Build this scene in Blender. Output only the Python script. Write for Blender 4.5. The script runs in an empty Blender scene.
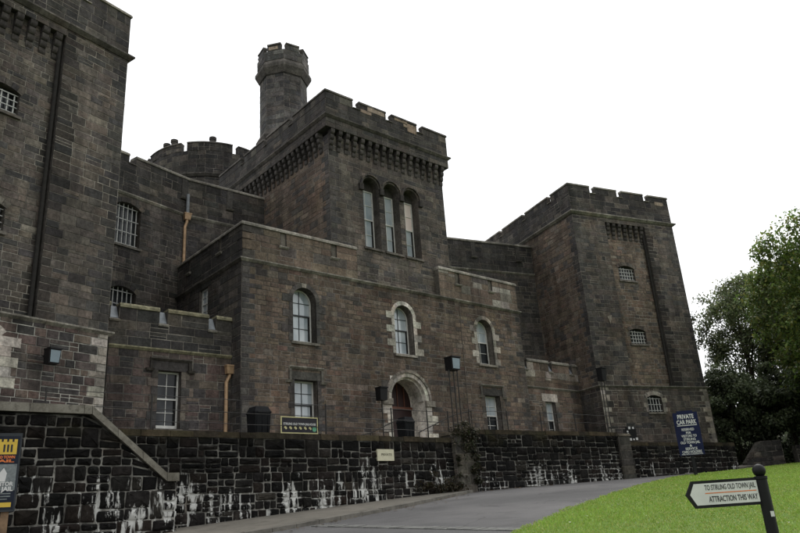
import bpy, bmesh, math, random
import numpy as np
from mathutils import Vector, Matrix
R = math.radians
rnd = random.Random(7)
scene = bpy.context.scene
COL = scene.collection

# ---------------------------------------------------------------- node helpers
def new_mat(name):
    m = bpy.data.materials.new(name); m.use_nodes = True
    nt = m.node_tree; nt.nodes.clear()
    out = nt.nodes.new('ShaderNodeOutputMaterial'); b = nt.nodes.new('ShaderNodeBsdfPrincipled')
    nt.links.new(b.outputs[0], out.inputs[0]); return m, nt, b
def N(nt, t, **k):
    n = nt.nodes.new(t)
    for a, v in k.items():
        if a in n.inputs.keys(): n.inputs[a].default_value = v
        else: setattr(n, a, v)
    return n
def noise(nt, vec, scale, detail=4, rough=.55, dist=0):
    n = N(nt, 'ShaderNodeTexNoise'); n.inputs['Scale'].default_value = scale; n.inputs['Detail'].default_value = detail
    n.inputs['Roughness'].default_value = rough; n.inputs['Distortion'].default_value = dist
    nt.links.new(vec, n.inputs['Vector']); return n.outputs['Fac']
def maprange(nt, src, a, b, c, d):
    n = N(nt, 'ShaderNodeMapRange'); nt.links.new(src, n.inputs[0])
    for i, v in zip((1, 2, 3, 4), (a, b, c, d)): n.inputs[i].default_value = v
    return n.outputs[0]
def mul(nt, a, b, op='MULTIPLY'):
    n = N(nt, 'ShaderNodeMath', operation=op)
    for i, s in ((0, a), (1, b)):
        if isinstance(s, (int, float)): n.inputs[i].default_value = s
        else: nt.links.new(s, n.inputs[i])
    return n.outputs[0]
def mixc(nt, fac, a, b, mode='MIX'):
    n = N(nt, 'ShaderNodeMix', data_type='RGBA', blend_type=mode)
    for i, s in ((0, fac), (6, a), (7, b)):
        if isinstance(s, (int, float)): n.inputs[i].default_value = s
        elif isinstance(s, tuple): n.inputs[i].default_value = (*s, 1)
        else: nt.links.new(s, n.inputs[i])
    return n.outputs[2]
def pos(nt, sx=1, sy=1, sz=1):
    g = N(nt, 'ShaderNodeNewGeometry'); m = N(nt, 'ShaderNodeMapping'); m.inputs['Scale'].default_value = (sx, sy, sz)
    nt.links.new(g.outputs['Position'], m.inputs['Vector']); return m.outputs[0], g.outputs['Position']
def scalecol(nt, col, f):
    n = N(nt, 'ShaderNodeVectorMath', operation='SCALE'); nt.links.new(col, n.inputs[0])
    if isinstance(f, (int, float)): n.inputs['Scale'].default_value = f
    else: nt.links.new(f, n.inputs['Scale'])
    return n.outputs[0]
def bump(nt, b, h, strength, dist):
    n = N(nt, 'ShaderNodeBump'); n.inputs['Strength'].default_value = strength; n.inputs['Distance'].default_value = dist
    nt.links.new(h, n.inputs['Height']); nt.links.new(n.outputs[0], b.inputs['Normal'])

def stone_mat(name, salt=False):
    m, nt, b = new_mat(name)
    at = N(nt, 'ShaderNodeAttribute', attribute_name='tint')
    p, raw = pos(nt); ps, _ = pos(nt, 2.2, 2.2, .16)
    fine = noise(nt, p, 9, 8, .72); mid = noise(nt, p, 1.9, 6, .66, .3); big = noise(nt, p, .22, 4, .6, .4); st = noise(nt, ps, 1.0, 5, .62)
    f = mul(nt, maprange(nt, fine, .27, .73, .42, 1.62), maprange(nt, big, .35, .65, .74, 1.24))
    f = mul(nt, f, maprange(nt, st, .36, .66, .68, 1.2)); f = mul(nt, f, maprange(nt, mid, .32, .7, .74, 1.24))
    soot = noise(nt, p, .75, 6, .7, .8); f = mul(nt, f, maprange(nt, soot, .44, .68, 1.06, .70 if not salt else .85))
    pale = noise(nt, p, 1.3 if salt else .5, 5, .68, .5)                                   # mortar: blackened in places, freshly repointed in others
    fm = mul(nt, maprange(nt, pale, .42, .62, .28 if salt else .5, 1.45 if salt else 1.55), maprange(nt, fine, .3, .7, .6, 1.4))
    isn = N(nt, 'ShaderNodeMix', data_type='FLOAT'); nt.links.new(at.outputs['Alpha'], isn.inputs[0]); nt.links.new(fm, isn.inputs[2]); nt.links.new(f, isn.inputs[3])
    c = scalecol(nt, at.outputs['Color'], mul(nt, isn.outputs[0], 1.0 if salt else 1.36))
    # rusty and lichen blotches
    w = noise(nt, p, .55, 4, .6, .6)
    c = mixc(nt, maprange(nt, w, .56, .74, 0, .5), c, mixc(nt, 1.0, c, (1.18, .98, .84), 'MULTIPLY'))
    l = noise(nt, p, 3.1, 6, .7)
    c = mixc(nt, maprange(nt, l, .66, .74, 0, .22), c, (.12, .12, .10))
    if salt:
        sp = N(nt, 'ShaderNodeSeparateXYZ'); nt.links.new(raw, sp.inputs[0])
        hgt = mul(nt, maprange(nt, sp.outputs[2], 2.5, 1.0, 0, 1), 1.0)
        p2, _ = pos(nt, 6.5, 6.5, .95); e = noise(nt, p2, 1.0, 5, .6, .25); e2 = noise(nt, p, .8, 3)
        mask = maprange(nt, mul(nt, mul(nt, at.outputs['Alpha'], -.045), mul(nt, e, mul(nt, maprange(nt, e2, .38, .62, .78, 1.13), maprange(nt, hgt, 0, 1, .74, 1.1))), 'ADD'), .535, .61, 0, .95)
        c = scalecol(nt, c, maprange(nt, mul(nt, sp.outputs[2], mul(nt, noise(nt, p, .7, 3), 1.6), 'ADD'), 1.9, 3.6, 1.0, .42))
        c = mixc(nt, mask, c, (.58, .58, .55))
        gm = noise(nt, p, .9, 5, .65)
        top = maprange(nt, sp.outputs[2], 2.5, 3.1, 0, 1)
        c = mixc(nt, mul(nt, maprange(nt, gm, .5, .66, 0, .5), top), c, (.055, .05, .025))
    nt.links.new(c, b.inputs['Base Color']); b.inputs['Roughness'].default_value = .92; b.inputs['Specular IOR Level'].default_value = .12 if salt else .25
    bump(nt, b, mul(nt, fine, mul(nt, mid, 1.0), 'ADD'), .75, .035)
    return m
M_STONE = stone_mat('sooty_sandstone'); M_RUBBLE = stone_mat('black_whinstone', True)

def simple(name, col, rough=.7, metal=0, var=.25, scale=6, spec=.4, bmp=0):
    m, nt, b = new_mat(name); p, _ = pos(nt)
    f = maprange(nt, noise(nt, p, scale, 6, .65), .3, .7, 1 - var, 1 + var)
    rgb = N(nt, 'ShaderNodeRGB'); rgb.outputs[0].default_value = (*col, 1)
    nt.links.new(scalecol(nt, rgb.outputs[0], f), b.inputs['Base Color'])
    b.inputs['Roughness'].default_value = rough; b.inputs['Metallic'].default_value = metal; b.inputs['Specular IOR Level'].default_value = spec
    if bmp: bump(nt, b, noise(nt, p, scale * 3, 6, .7), bmp, .02)
    return m
M_WHITE = simple('weathered_white_paint', (.62, .61, .57), .5, 0, .2, 5)
M_DARKWOOD = simple('dark_sash_paint', (.03, .03, .032), .5)
M_BAR = simple('pale_painted_bars', (.45, .45, .43), .6, 0, .3, 9)
M_COPPER = simple('orange_copper_pipe', (.44, .29, .17), .5, .2, .35, 4)
M_EDGESHADE = simple('recess_edge_shade', (.030, .028, .026), .85, spec=.1)
M_LEAD = simple('grey_lead', (.20, .215, .23), .5, .1, .3, 3)
M_BLACK = simple('black_paint', (.009, .009, .010), .5, 0, .3, 10, .22)
M_BIN = simple('dark_plastic', (.009, .0095, .011), .7, 0, .2, 8, .15)
M_DOOR = simple('red_brown_door', (.13, .05, .03), .5, 0, .3, 3)
M_DOORD = simple('dark_red_door', (.028, .011, .010), .5, 0, .3, 3)
M_IRON = simple('iron_fence', (.03, .028, .026), .6, .3, .3, 8)
M_VOID = simple('dark_interior_and_shade', (.008, .008, .008), .9)
M_NAVY = simple('navy_board', (.009, .013, .045), .6, 0, .2, 4, .15)
M_SIGNW = simple('sign_white', (.62, .62, .60), .5, 0, .08, 5)
M_CREAM = simple('cream_plate', (.55, .52, .38), .5, 0, .12, 8)
M_YEL = simple('sign_yellow', (.62, .42, .05), .5, 0, .1, 6)
M_PALEY = simple('pale_yellow', (.60, .55, .28), .5, 0, .1, 6)
M_GREEN = simple('sign_green', (.10, .33, .2), .5, 0, .1, 6)
M_ORANGE = simple('sign_orange', (.65, .17, .04), .5, 0, .1, 6)
M_GREYB = simple('sign_grey', (.16, .18, .18), .5, 0, .5, 9)
M_INK = simple('black_ink', (.02, .02, .022), .5, 0, .1, 6)
M_WOOD = simple('brown_post_wood', (.20, .13, .075), .8, 0, .4, 5)
M_LAMPG = simple('lamp_glass', (.11, .17, .20), .12, 0, .15, 3, .8)
M_KERB = simple('kerb_stone', (.15, .14, .12), .85, 0, .4, 3, .3, .4)
M_BARK = simple('bark', (.05, .04, .03), .9, 0, .4, 6, .2, .6)

def glass_mat(name, a, b2, rough=.06, spec=.9, coat=.5):
    m, nt, b = new_mat(name); p, _ = pos(nt, 1, 1, .6)
    f = noise(nt, p, 1.3, 2, .5)
    nt.links.new(mixc(nt, maprange(nt, f, .35, .65, 0, 1), a, b2), b.inputs['Base Color'])
    b.inputs['Roughness'].default_value = rough; b.inputs['Specular IOR Level'].default_value = spec; b.inputs['Coat Weight'].default_value = coat
    return m
M_GLASS = glass_mat('painted_sky_glass', (.30, .35, .385), (.54, .58, .60))  # sky reflection painted into the base colours
M_GLASSD = glass_mat('dim_window_glass', (.012, .014, .016), (.05, .054, .058), .15, .3, 0)
M_GLASSP = glass_mat('pink_reflection_glass', (.86, .72, .66), (.90, .78, .72))  # pinkish reflection painted into the pane colour

# ---------------------------------------------------------------- mesh helpers
class Fr:
    def __init__(s, o, t, n=None):
        s.o = o; s.t = t; s.n = n or (t[1], -t[0])
    def P(s, a, d, z): return (s.o[0] + a*s.t[0] + d*s.n[0], s.o[1] + a*s.t[1] + d*s.n[1], z)
    def sub(s, a, d): p = s.P(a, d, 0); return Fr((p[0], p[1]), s.t, s.n)
GREY = (.06, .055, .05)
class MB:
    def __init__(s): s.v = []; s.f = []; s.m = []; s.c = []; s.mats = []
    def mi(s, m):
        if m not in s.mats: s.mats.append(m)
        return s.mats.index(m)
    def face(s, pts, mat, col=GREY):
        i = len(s.v); s.v += [tuple(p) for p in pts]; s.f.append(tuple(range(i, i + len(pts)))); s.m.append(s.mi(mat)); s.c.append(col)
    def hexa(s, b, t, mat, col=GREY, bottom=True):
        n = len(b)
        s.face(t, mat, col)
        if bottom: s.face(b[::-1], mat, col)
        for i in range(n): s.face((b[i], b[(i+1) % n], t[(i+1) % n], t[i]), mat, col)
    def box(s, fr, a0, a1, d0, d1, z0, z1, mat, col=GREY):
        b = [fr.P(a0, d0, z0), fr.P(a1, d0, z0), fr.P(a1, d1, z0), fr.P(a0, d1, z0)]
        t = [fr.P(a0, d0, z1), fr.P(a1, d0, z1), fr.P(a1, d1, z1), fr.P(a0, d1, z1)]
        s.hexa(b, t, mat, col)
    def prism(s, fr, a0, a1, prof, mat, col=GREY):
        s.hexa([fr.P(a0, d, z) for d, z in prof], [fr.P(a1, d, z) for d, z in prof], mat, col)
    def tube(s, pts, r, mat, col=GREY, n=8, r1=None):
        pts = [Vector(p) for p in pts]; rings = []
        for i, p in enumerate(pts):
            d = (pts[min(i+1, len(pts)-1)] - pts[max(i-1, 0)]).normalized()
            x = d.cross(Vector((0, 0, 1)) if abs(d.z) < .9 else Vector((1, 0, 0))).normalized(); y = d.cross(x)
            rr = r if r1 is None else r + (r1 - r)*i/max(1, len(pts)-1)
            rings.append([p + x*rr*math.cos(2*math.pi*k/n) + y*rr*math.sin(2*math.pi*k/n) for k in range(n)])
        for i in range(len(rings)-1):
            for k in range(n): s.face((rings[i][k], rings[i][(k+1) % n], rings[i+1][(k+1) % n], rings[i+1][k]), mat, col)
        s.face(rings[0], mat, col); s.face(rings[-1], mat, col)
    def lathe(s, c, prof, mat, n=16, col=GREY, smooth=False):
        rings = [[(c[0] + r*math.cos(2*math.pi*k/n), c[1] + r*math.sin(2*math.pi*k/n), c[2] + z) for k in range(n)] for r, z in prof]
        for i in range(len(rings)-1):
            for k in range(n): s.face((rings[i][k], rings[i][(k+1) % n], rings[i+1][(k+1) % n], rings[i+1][k]), mat, col)
        s.face(rings[0], mat, col); s.face(rings[-1], mat, col)
    def build(s, name, parent=None, label=None, cat=None, group=None, kind=None, smooth=False):
        me = bpy.data.meshes.new(name); me.from_pydata(s.v, [], s.f)
        for m in s.mats: me.materials.append(m)
        me.polygons.foreach_set('material_index', s.m)
        at = me.color_attributes.new('tint', 'FLOAT_COLOR', 'CORNER')
        arr = np.ones((len(me.loops), 4), dtype=np.float32)
        arr[:] = np.repeat(np.array([c if len(c) == 4 else (*c, 1) for c in s.c], dtype=np.float32), [len(f) for f in s.f], axis=0)
        at.data.foreach_set('color', arr.ravel())
        if smooth:
            bm = bmesh.new(); bm.from_mesh(me); bmesh.ops.remove_doubles(bm, verts=bm.verts, dist=.0004); bmesh.ops.recalc_face_normals(bm, faces=bm.faces); bm.to_mesh(me); bm.free()
            me.polygons.foreach_set('use_smooth', [True]*len(me.polygons))
            try: me.set_sharp_from_angle(angle=R(35))
            except Exception: pass
        me.update()
        o = bpy.data.objects.new(name, me); COL.objects.link(o); attach(o, parent); tag(o, label, cat, group, kind); return o
def root_of(p):
    while p.parent: p = p.parent
    return p
def attach(o, parent):
    if parent is None: return
    o.parent = parent
    o.matrix_parent_inverse = Matrix.Translation(-root_of(parent).location)
    if parent.parent: o.matrix_parent_inverse = Matrix.Identity(4)
def tag(o, label=None, cat=None, group=None, kind=None):
    for k, v in (('label', label), ('category', cat), ('group', group), ('kind', kind)):
        if v: o[k] = v
    return o
def empty(name, loc, label, cat, group=None):
    o = bpy.data.objects.new(name, None); o.empty_display_size = .3; COL.objects.link(o); o.location = loc
    return tag(o, label, cat, group)

# ---------------------------------------------------------------- masonry: every block is cut and laid
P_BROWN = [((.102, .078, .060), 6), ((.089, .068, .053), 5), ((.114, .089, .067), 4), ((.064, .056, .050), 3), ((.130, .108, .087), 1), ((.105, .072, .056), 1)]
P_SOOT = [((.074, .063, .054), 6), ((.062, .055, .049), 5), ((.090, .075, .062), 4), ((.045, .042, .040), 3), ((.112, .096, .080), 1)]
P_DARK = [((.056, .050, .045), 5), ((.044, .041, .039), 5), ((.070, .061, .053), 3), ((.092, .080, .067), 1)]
P_BLACK = [((.042, .039, .036), 5), ((.032, .030, .029), 4), ((.055, .049, .043), 3), ((.085, .075, .063), 1)]
P_GREY = [((.082, .078, .073), 5), ((.062, .060, .058), 4), ((.105, .099, .090), 2), ((.048, .047, .046), 2)]  # turret stones: haze put into the palette as a lighter grey
P_QUOIN = [((.050, .046, .043), 4), ((.066, .060, .054), 3), ((.040, .038, .037), 2)]
P_LIGHT = [((.25, .225, .19), 3), ((.19, .172, .148), 3), ((.135, .12, .102), 2)]
P_PALE = [((.42, .39, .34), 3), ((.35, .32, .28), 2), ((.26, .24, .205), 1)]
P_REDR = [((.074, .054, .048), 4), ((.060, .050, .046), 3), ((.092, .072, .060), 2), ((.042, .038, .037), 3)]
P_WHIN = [((.011, .0105, .010), 5), ((.017, .0155, .0145), 4), ((.027, .024, .0215), 2), ((.022, .0175, .015), 2), ((.040, .036, .031), 1)]
C_MORT = (.15, .137, .118, 0); C_MORTD = (.115, .103, .09, 0); C_MORTL = (.23, .222, .20, 0)
C_COPE = (.17, .158, .135); C_MOSS = (.19, .175, .115); C_BAND = (.085, .077, .068)
def pick(pal, r):
    t = sum(w for _, w in pal); x = r.random()*t
    for c, w in pal:
        x -= w
        if x <= 0: break
    k = r.uniform(.82, 1.2); return tuple(v*k*r.uniform(.97, 1.03) for v in c)
def cells(mb, fr, a0, a1, z0, z1, holes, d, mat, col, top=None):
    ua = sorted({a0, a1, *[h[i] for h in holes for i in (0, 1) if a0 < h[i] < a1]}); za = sorted({z0, z1, *[h[i] for h in holes for i in (2, 3) if z0 < h[i] < z1]})
    for i in range(len(ua)-1):
        for j in range(len(za)-1):
            cu = (ua[i] + ua[i+1])/2; cz = (za[j] + za[j+1])/2
            if any(h[0] < cu < h[1] and h[2] < cz < h[3] for h in holes): continue
            mb.face([fr.P(ua[i], d, za[j]), fr.P(ua[i+1], d, za[j]), fr.P(ua[i+1], d, za[j+1]), fr.P(ua[i], d, za[j+1])], mat, col)
def stone(mb, fr, a0, a1, z0, z1, d, dep, gap, mat, col, r, jit=.006, bev=.012, top=None):
    g = gap/2
    pts = [(a0+g, z0+g), (a1-g, z0+g), (a1-g, z1-g), (a0+g, z1-g)]
    if top:
        pts = [(a, min(z, top(a) - g)) for a, z in pts]
        if pts[2][1] - pts[1][1] < .02 and pts[3][1] - pts[0][1] < .02: return
        pts = [(a, max(z, z0+g)) if i > 1 else (a, z) for i, (a, z) in enumerate(pts)]
    pts = [(a + r.uniform(-jit, jit), z + r.uniform(-jit, jit)) for a, z in pts]
    ca = sum(p[0] for p in pts)/4; cz = sum(p[1] for p in pts)/4
    inn = []
    for a, z in pts:
        inn.append((a + (bev if a < ca else -bev), z + (bev if z < cz else -bev)))
    fd = [d + dep*r.uniform(.6, 1.3) for _ in range(4)]
    if dep > .03:
        out = []
        for i in range(4):
            (a, z), (pa, pz), (na, nz) = pts[i], pts[i-1], pts[(i+1) % 4]
            lp = math.hypot(pa-a, pz-z); ln = math.hypot(na-a, nz-z); c1 = min(.42*lp, r.uniform(.014, .05)); c2 = min(.42*ln, r.uniform(.014, .05))
            out.append((a + (pa-a)*c1/lp, z + (pz-z)*c1/lp)); out.append((a + (pa-a)*c1*.35/lp + (na-a)*c2*.35/ln, z + (pz-z)*c1*.35/lp + (nz-z)*c2*.35/ln)); out.append((a + (na-a)*c2/ln, z + (nz-z)*c2/ln))
            t = r.uniform(.4, .6); out.append((a + (na-a)*t + r.uniform(-.012, .012), z + (nz-z)*t + r.uniform(-.012, .012)))
        n = len(out); rings = []
        for k, dd in ((0, -.004), (.10, dep*.75), (.26, dep*1.15), (.62, dep*1.45)):
            rings.append([fr.P(a + (ca-a)*k, d + (dd if k < .05 else dd*r.uniform(.72, 1.28)), z + (cz-z)*k) for a, z in out])
        for x, y in zip(rings, rings[1:]):
            for i in range(n): mb.face((x[i], x[(i+1) % n], y[(i+1) % n], y[i]), mat, col)
        c = fr.P(ca, d + dep*r.uniform(1.1, 1.8), cz); y = rings[-1]
        for i in range(n): mb.face((y[i], y[(i+1) % n], c), mat, col)
        return
    o = [fr.P(a, d - .004, z) for a, z in pts]; q = [fr.P(a, fd[i], z) for i, (a, z) in enumerate(inn)]
    mb.face(q, mat, col)
    for i in range(4): mb.face((o[i], o[(i+1) % 4], q[(i+1) % 4], q[i]), mat, col)
def masonry(mb, fr, a0, a1, z0, z1, holes=(), pal=P_BROWN, ch=.29, wl=(.32, .85), gap=.016, dep=.012, mort=C_MORTD, mat=None, ql=None, qr=None, seed=1, top=None, snecks=.12, rub=False, d=0, jit=.006, bev=.012, tone=None):
    mat = mat or M_STONE; r = random.Random(seed); holes = list(holes)
    if top is None: cells(mb, fr, a0, a1, z0, z1, holes, d, mat, mort)
    else:
        n = 24
        for i in range(n):
            x0 = a0 + (a1-a0)*i/n; x1 = a0 + (a1-a0)*(i+1)/n
            mb.face([fr.P(x0, d, z0), fr.P(x1, d, z0), fr.P(x1, d, top(x1)), fr.P(x0, d, top(x0))], mat, mort)
    cuts = sorted({z0, z1, *[h[i] for h in holes for i in (2, 3) if z0 < h[i] < z1]})
    k = 0
    for zi in range(len(cuts)-1):
        dz = cuts[zi+1] - cuts[zi]; n = max(1, round(dz/ch)); w = [r.uniform(.75, 1.25) if not rub else r.uniform(.7, 1.35) for _ in range(n)]; tw = sum(w); z = cuts[zi]
        for wi in w:
            zb = z + dz*wi/tw; cz = (z+zb)/2; k += 1
            iv = [(a0, a1)]
            for h in holes:
                if h[2] < cz < h[3]:
                    ni = []
                    for p, q in iv:
                        if h[1] <= p or h[0] >= q: ni.append((p, q)); continue
                        if h[0] > p: ni.append((p, h[0]))
                        if h[1] < q: ni.append((h[1], q))
                    iv = ni
            for p, q in iv:
                a = p; end = q; last = None
                if ql and abs(p - a0) < 1e-6:
                    L = min(.62 if k % 2 else .36, q-p); stone(mb, fr, a, a+L, z, zb, d, dep*1.2, gap, mat, pick(ql, r), r, jit, bev, top); a += L
                if qr and abs(q - a1) < 1e-6 and q - a > .4:
                    L = min(.62 if k % 2 else .36, q-a); end = q - L; last = (end, q)
                while a < end - 1e-6:
                    L = r.uniform(*wl)*(1.0 if zb-z > .2 else .8)
                    if end - (a+L) < wl[0]*.7: L = end - a
                    col = pick(pal, r)
                    if tone: t = tone(a, cz); col = tuple(c*t for c in col)
                    if rub:
                        L = r.uniform(.34, .95)
                        if end - (a+L) < .28: L = end - a
                        def row(p, q, y0, y1):
                            k = max(1, min(3, round((q-p)/r.uniform(.26, .62)))); e = [p] + sorted(p + (q-p)*(t + r.uniform(-.35, .35))/k for t in range(1, k)) + [q]
                            for e0, e1 in zip(e, e[1:]): stone(mb, fr, e0, e1, y0, y1, d, dep*r.uniform(.6, 1.4), gap*r.uniform(.8, 1.3), mat, pick(pal, r), r, jit, bev, top)
                        m_ = r.random(); h_ = zb - z
                        if m_ < .14 and L < .62: row(a, a+min(L, .6), z, zb); L = min(L, .6)
                        elif m_ < .80: zm = z + h_*r.uniform(.36, .64); row(a, a+L, z, zm); row(a, a+L, zm, zb)
                        else: z1 = z + h_*r.uniform(.26, .38); z2 = z + h_*r.uniform(.6, .72); row(a, a+L, z, z1); row(a, a+L, z1, z2); row(a, a+L, z2, zb)
                        a += L; continue
                    if zb - z > .24 and r.random() < snecks and .18 < L < (.42 if dep > .03 else 9):
                        zm = z + (zb-z)*r.uniform(.4, .6)
                        stone(mb, fr, a, a+L, z, zm, d, dep, gap, mat, col, r, jit, bev, top); stone(mb, fr, a, a+L, zm, zb, d, dep, gap, mat, pick(pal, r), r, jit, bev, top)
                    else: stone(mb, fr, a, a+L, z, zb, d, dep*r.uniform(.6, 1.5), gap, mat, col, r, jit, bev, top)
                    a += L
                if last: stone(mb, fr, last[0], last[1], z, zb, d, dep*1.2, gap, mat, pick(qr, r), r, jit, bev, top)
            z = zb
def course(mb, fr, a0, a1, prof, col=C_COPE, L=1.1, seed=3, mat=None, miter0=0, miter1=0):
    """moulded course cut in lengths, profile (d, z)"""
    r = random.Random(seed); a = a0; n = max(1, round((a1-a0)/L)); cut = [a0 + (a1-a0)*(i + (r.uniform(-.2, .2) if 0 < i < n else 0))/n for i in range(n+1)]
    for i in range(n):
        k = r.uniform(.75, 1.25); c = tuple(v*k for v in col); j = r.uniform(-.004, .004)
        b = [fr.P(cut[i] + .004 - (miter0*d if i == 0 else 0), d+j, z) for d, z in prof]; t = [fr.P(cut[i+1] - .004 + (miter1*d if i == n-1 else 0), d+j, z) for d, z in prof]
        mb.hexa(b, t, mat or M_STONE, c)
def string_prof(z, h=.16, p=.11): return [(-.05, z-h), (p*.25, z-h), (p, z-h*.45), (p, z-h*.18), (.0, z), (-.05, z)]
def cope_prof(z, t, over=.06, h=.16): return [(over, z-h), (over, z-h*.45), (.02, z), (-t-over+.04, z), (-t-over, z-h*.45), (-t-over, z-h)]

JX, JY = 8.8, 3.0
jail = empty('jail_building', (8.8, 3.0, 2.7), 'huge soot darkened stone jail with castle towers, battlements and an arched red door', 'building')

# ---------------------------------------------------------------- windows
def outline(ac, w, zs, zt, arch, rise=0, n=14):
    h = w/2
    if arch == 'round':
        zc = zt - h; pts = [(ac - h, zs), (ac - h, zc)] + [(ac - h*math.cos(math.pi*i/n), zc + h*math.sin(math.pi*i/n)) for i in range(1, n)] + [(ac + h, zc), (ac + h, zs)]
    elif arch == 'seg':
        zc = zt - rise; Rr = (h*h + rise*rise)/(2*rise); th = math.asin(h/Rr)
        pts = [(ac - h, zs)] + [(ac + Rr*math.sin(-th + 2*th*i/n), zt - Rr + Rr*math.cos(-th + 2*th*i/n)) for i in range(n+1)] + [(ac + h, zs)]
    else: pts = [(ac - h, zs), (ac - h, zt), (ac + h, zt), (ac + h, zs)]
    return pts
def reveal(mb, fr, pts, zt, depth, col, arch, dp=.014):
    for i in range(len(pts)-1):
        (a, z), (b, y) = pts[i], pts[i+1]; kk = rnd.uniform(.8, 1.12)
        mb.face([fr.P(a, dp+.01, z), fr.P(b, dp+.01, y), fr.P(b, -depth, y), fr.P(a, -depth, z)], M_STONE, tuple(c*kk for c in col))
        if arch and abs(a-b) > 1e-5: mb.face([fr.P(a, dp, z), fr.P(b, dp, y), fr.P(b, dp, zt), fr.P(a, dp, zt)], M_STONE, col)
    a, b = pts[0][0], pts[-1][0]; z = pts[0][1]
    mb.face([fr.P(a, dp, z), fr.P(b, dp, z), fr.P(b, -depth, z+.03), fr.P(a, -depth, z+.03)], M_STONE, col)
def ring(mb, fr, ac, zc, r0, r1, d0, d1, pal, n=9, th0=0, th1=math.pi, seed=1, key=None):
    rr = random.Random(seed)
    for i in range(n):
        t0 = th0 + (th1-th0)*i/n + .006; t1 = th0 + (th1-th0)*(i+1)/n - .006; c = pick(pal, rr)
        if key and i == n//2: c = key
        m = 3; ts = [t0 + (t1-t0)*j/m for j in range(m+1)]
        for j in range(m):
            q = [(ac - r*math.cos(t), zc + r*math.sin(t)) for r, t in ((r0, ts[j]), (r1, ts[j]), (r1, ts[j+1]), (r0, ts[j+1]))]
            mb.hexa([fr.P(a, d0, z) for a, z in q], [fr.P(a, d1, z) for a, z in q], M_STONE, c, False)
def jambs(mb, fr, ac, w, z0, z1, pal, seed, d=.03, ch=.3, long=.42, short=.24):
    rr = random.Random(seed); n = max(1, round((z1-z0)/ch)); h = (z1-z0)/n
    for s in (-1, 1):
        for i in range(n):
            L = (long if (i + (s > 0)) % 2 else short)*rr.uniform(.85, 1.15); a = ac + s*w/2; b = a + s*L
            mb.box(fr, min(a, b), max(a, b), -.02, d*rr.uniform(.8, 1.1), z0 + h*i + .006, z0 + h*(i+1) - .006, M_STONE, pick(pal, rr))
def sash(win, fr, ac, w, zs, zt, arch, depth, glass=None, gl2=None, rows=2, dark_meet=True, cols=2):
    glass = glass or M_GLASS; h = w/2; fw = .065; zm = zs + (zt-zs)*.52
    fm = MB(); d0 = -depth + .02; d1 = -depth + .1
    for s in (-1, 1): fm.box(fr, ac + s*h - (fw if s > 0 else 0), ac + s*h + (0 if s > 0 else fw), d0, d1, zs + .03, (zt - h if arch == 'round' else zt), M_WHITE)
    fm.box(fr, ac - h + fw, ac + h - fw, d0, d1 + .02, zs + .03, zs + .14, M_WHITE)
    if arch == 'round':
        zc = zt - h
        for i in range(12):
            t0 = math.pi*i/12; t1 = math.pi*(i+1)/12
            q = [(ac - r*math.cos(t), zc + r*math.sin(t)) for r, t in ((h-fw, t0), (h, t0), (h, t1), (h-fw, t1))]
            fm.hexa([fr.P(a, d0, z) for a, z in q], [fr.P(a, d1, z) for a, z in q], M_WHITE)
    else: fm.box(fr, ac - h + fw, ac + h - fw, d0, d1, zt - fw, zt, M_WHITE)
    fm.box(fr, ac - h + fw, ac + h - fw, d0 + .01, d1 - .005, zm - .03, zm + .03, M_DARKWOOD if dark_meet else M_WHITE)
    bm_ = M_DARKWOOD if dark_meet else M_WHITE
    for c in range(1, cols):
        a = ac - h + fw + (w - 2*fw)*c/cols
        fm.box(fr, a - .011, a + .011, d0 + .012, d1 - .035, zs + .14, zm - .03, bm_); fm.box(fr, a - .011, a + .011, d0 + .012, d1 - .02, zm + .03, zt - fw - .005, bm_)
    for k in range(1, rows):
        za = zs + .14 + (zm - zs - .17)*k/rows; fm.box(fr, ac - h + fw, ac + h - fw, d0 + .014, d1 - .033, za - .011, za + .011, bm_)
        zb = zm + .03 + (zt - zm - .1)*k/rows; fm.box(fr, ac - h + fw, ac + h - fw, d0 + .014, d1 - .018, zb - .011, zb + .011, bm_)
    fm.box(fr, ac + h - fw - .075, ac + h - fw, d0 + .02, d1 - .02, zs + .14, zm - .03, M_VOID)  # dark bar paints the frame's shade down the lower sash
    fm.build('sash_frame', win)
    for (za, zb, gm, dd) in ((zs + .1, zm, gl2 or glass, -depth + .035), (zm, zt - .02, glass, -depth + .05)):
        g = MB()
        if arch == 'round' and zb > zm + .1:
            zc = zt - h; r = h - .03
            pts = [(ac - r, za)] + [(ac - r*math.cos(math.pi*i/14), zc + r*math.sin(math.pi*i/14)) for i in range(15)] + [(ac + r, za)]
        else: pts = [(ac - h + .03, za), (ac - h + .03, zb), (ac + h - .03, zb), (ac + h - .03, za)]
        g.face([fr.P(a, dd, z) for a, z in pts], gm); g.build('glass_pane', win)
    v = MB(); v.face([fr.P(a, -depth, z) for a, z in ((ac-h, zs), (ac-h, zt), (ac+h, zt), (ac+h, zs))], M_VOID); v.build('window_backing', win)
def sill(win, fr, ac, w, zs, ext=.1, col=(.10, .09, .078), h=.13):
    s = MB(); s.hexa([fr.P(ac - w/2 - ext, -.3, zs - h), fr.P(ac + w/2 + ext, -.3, zs - h), fr.P(ac + w/2 + ext, .1, zs - h), fr.P(ac - w/2 - ext, .1, zs - h)],
                     [fr.P(ac - w/2 - ext, -.3, zs + .035), fr.P(ac + w/2 + ext, -.3, zs + .035), fr.P(ac + w/2 + ext, .1, zs - .02), fr.P(ac - w/2 - ext, .1, zs - .02)], M_STONE, col)
    s.build('sill', win)
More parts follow.
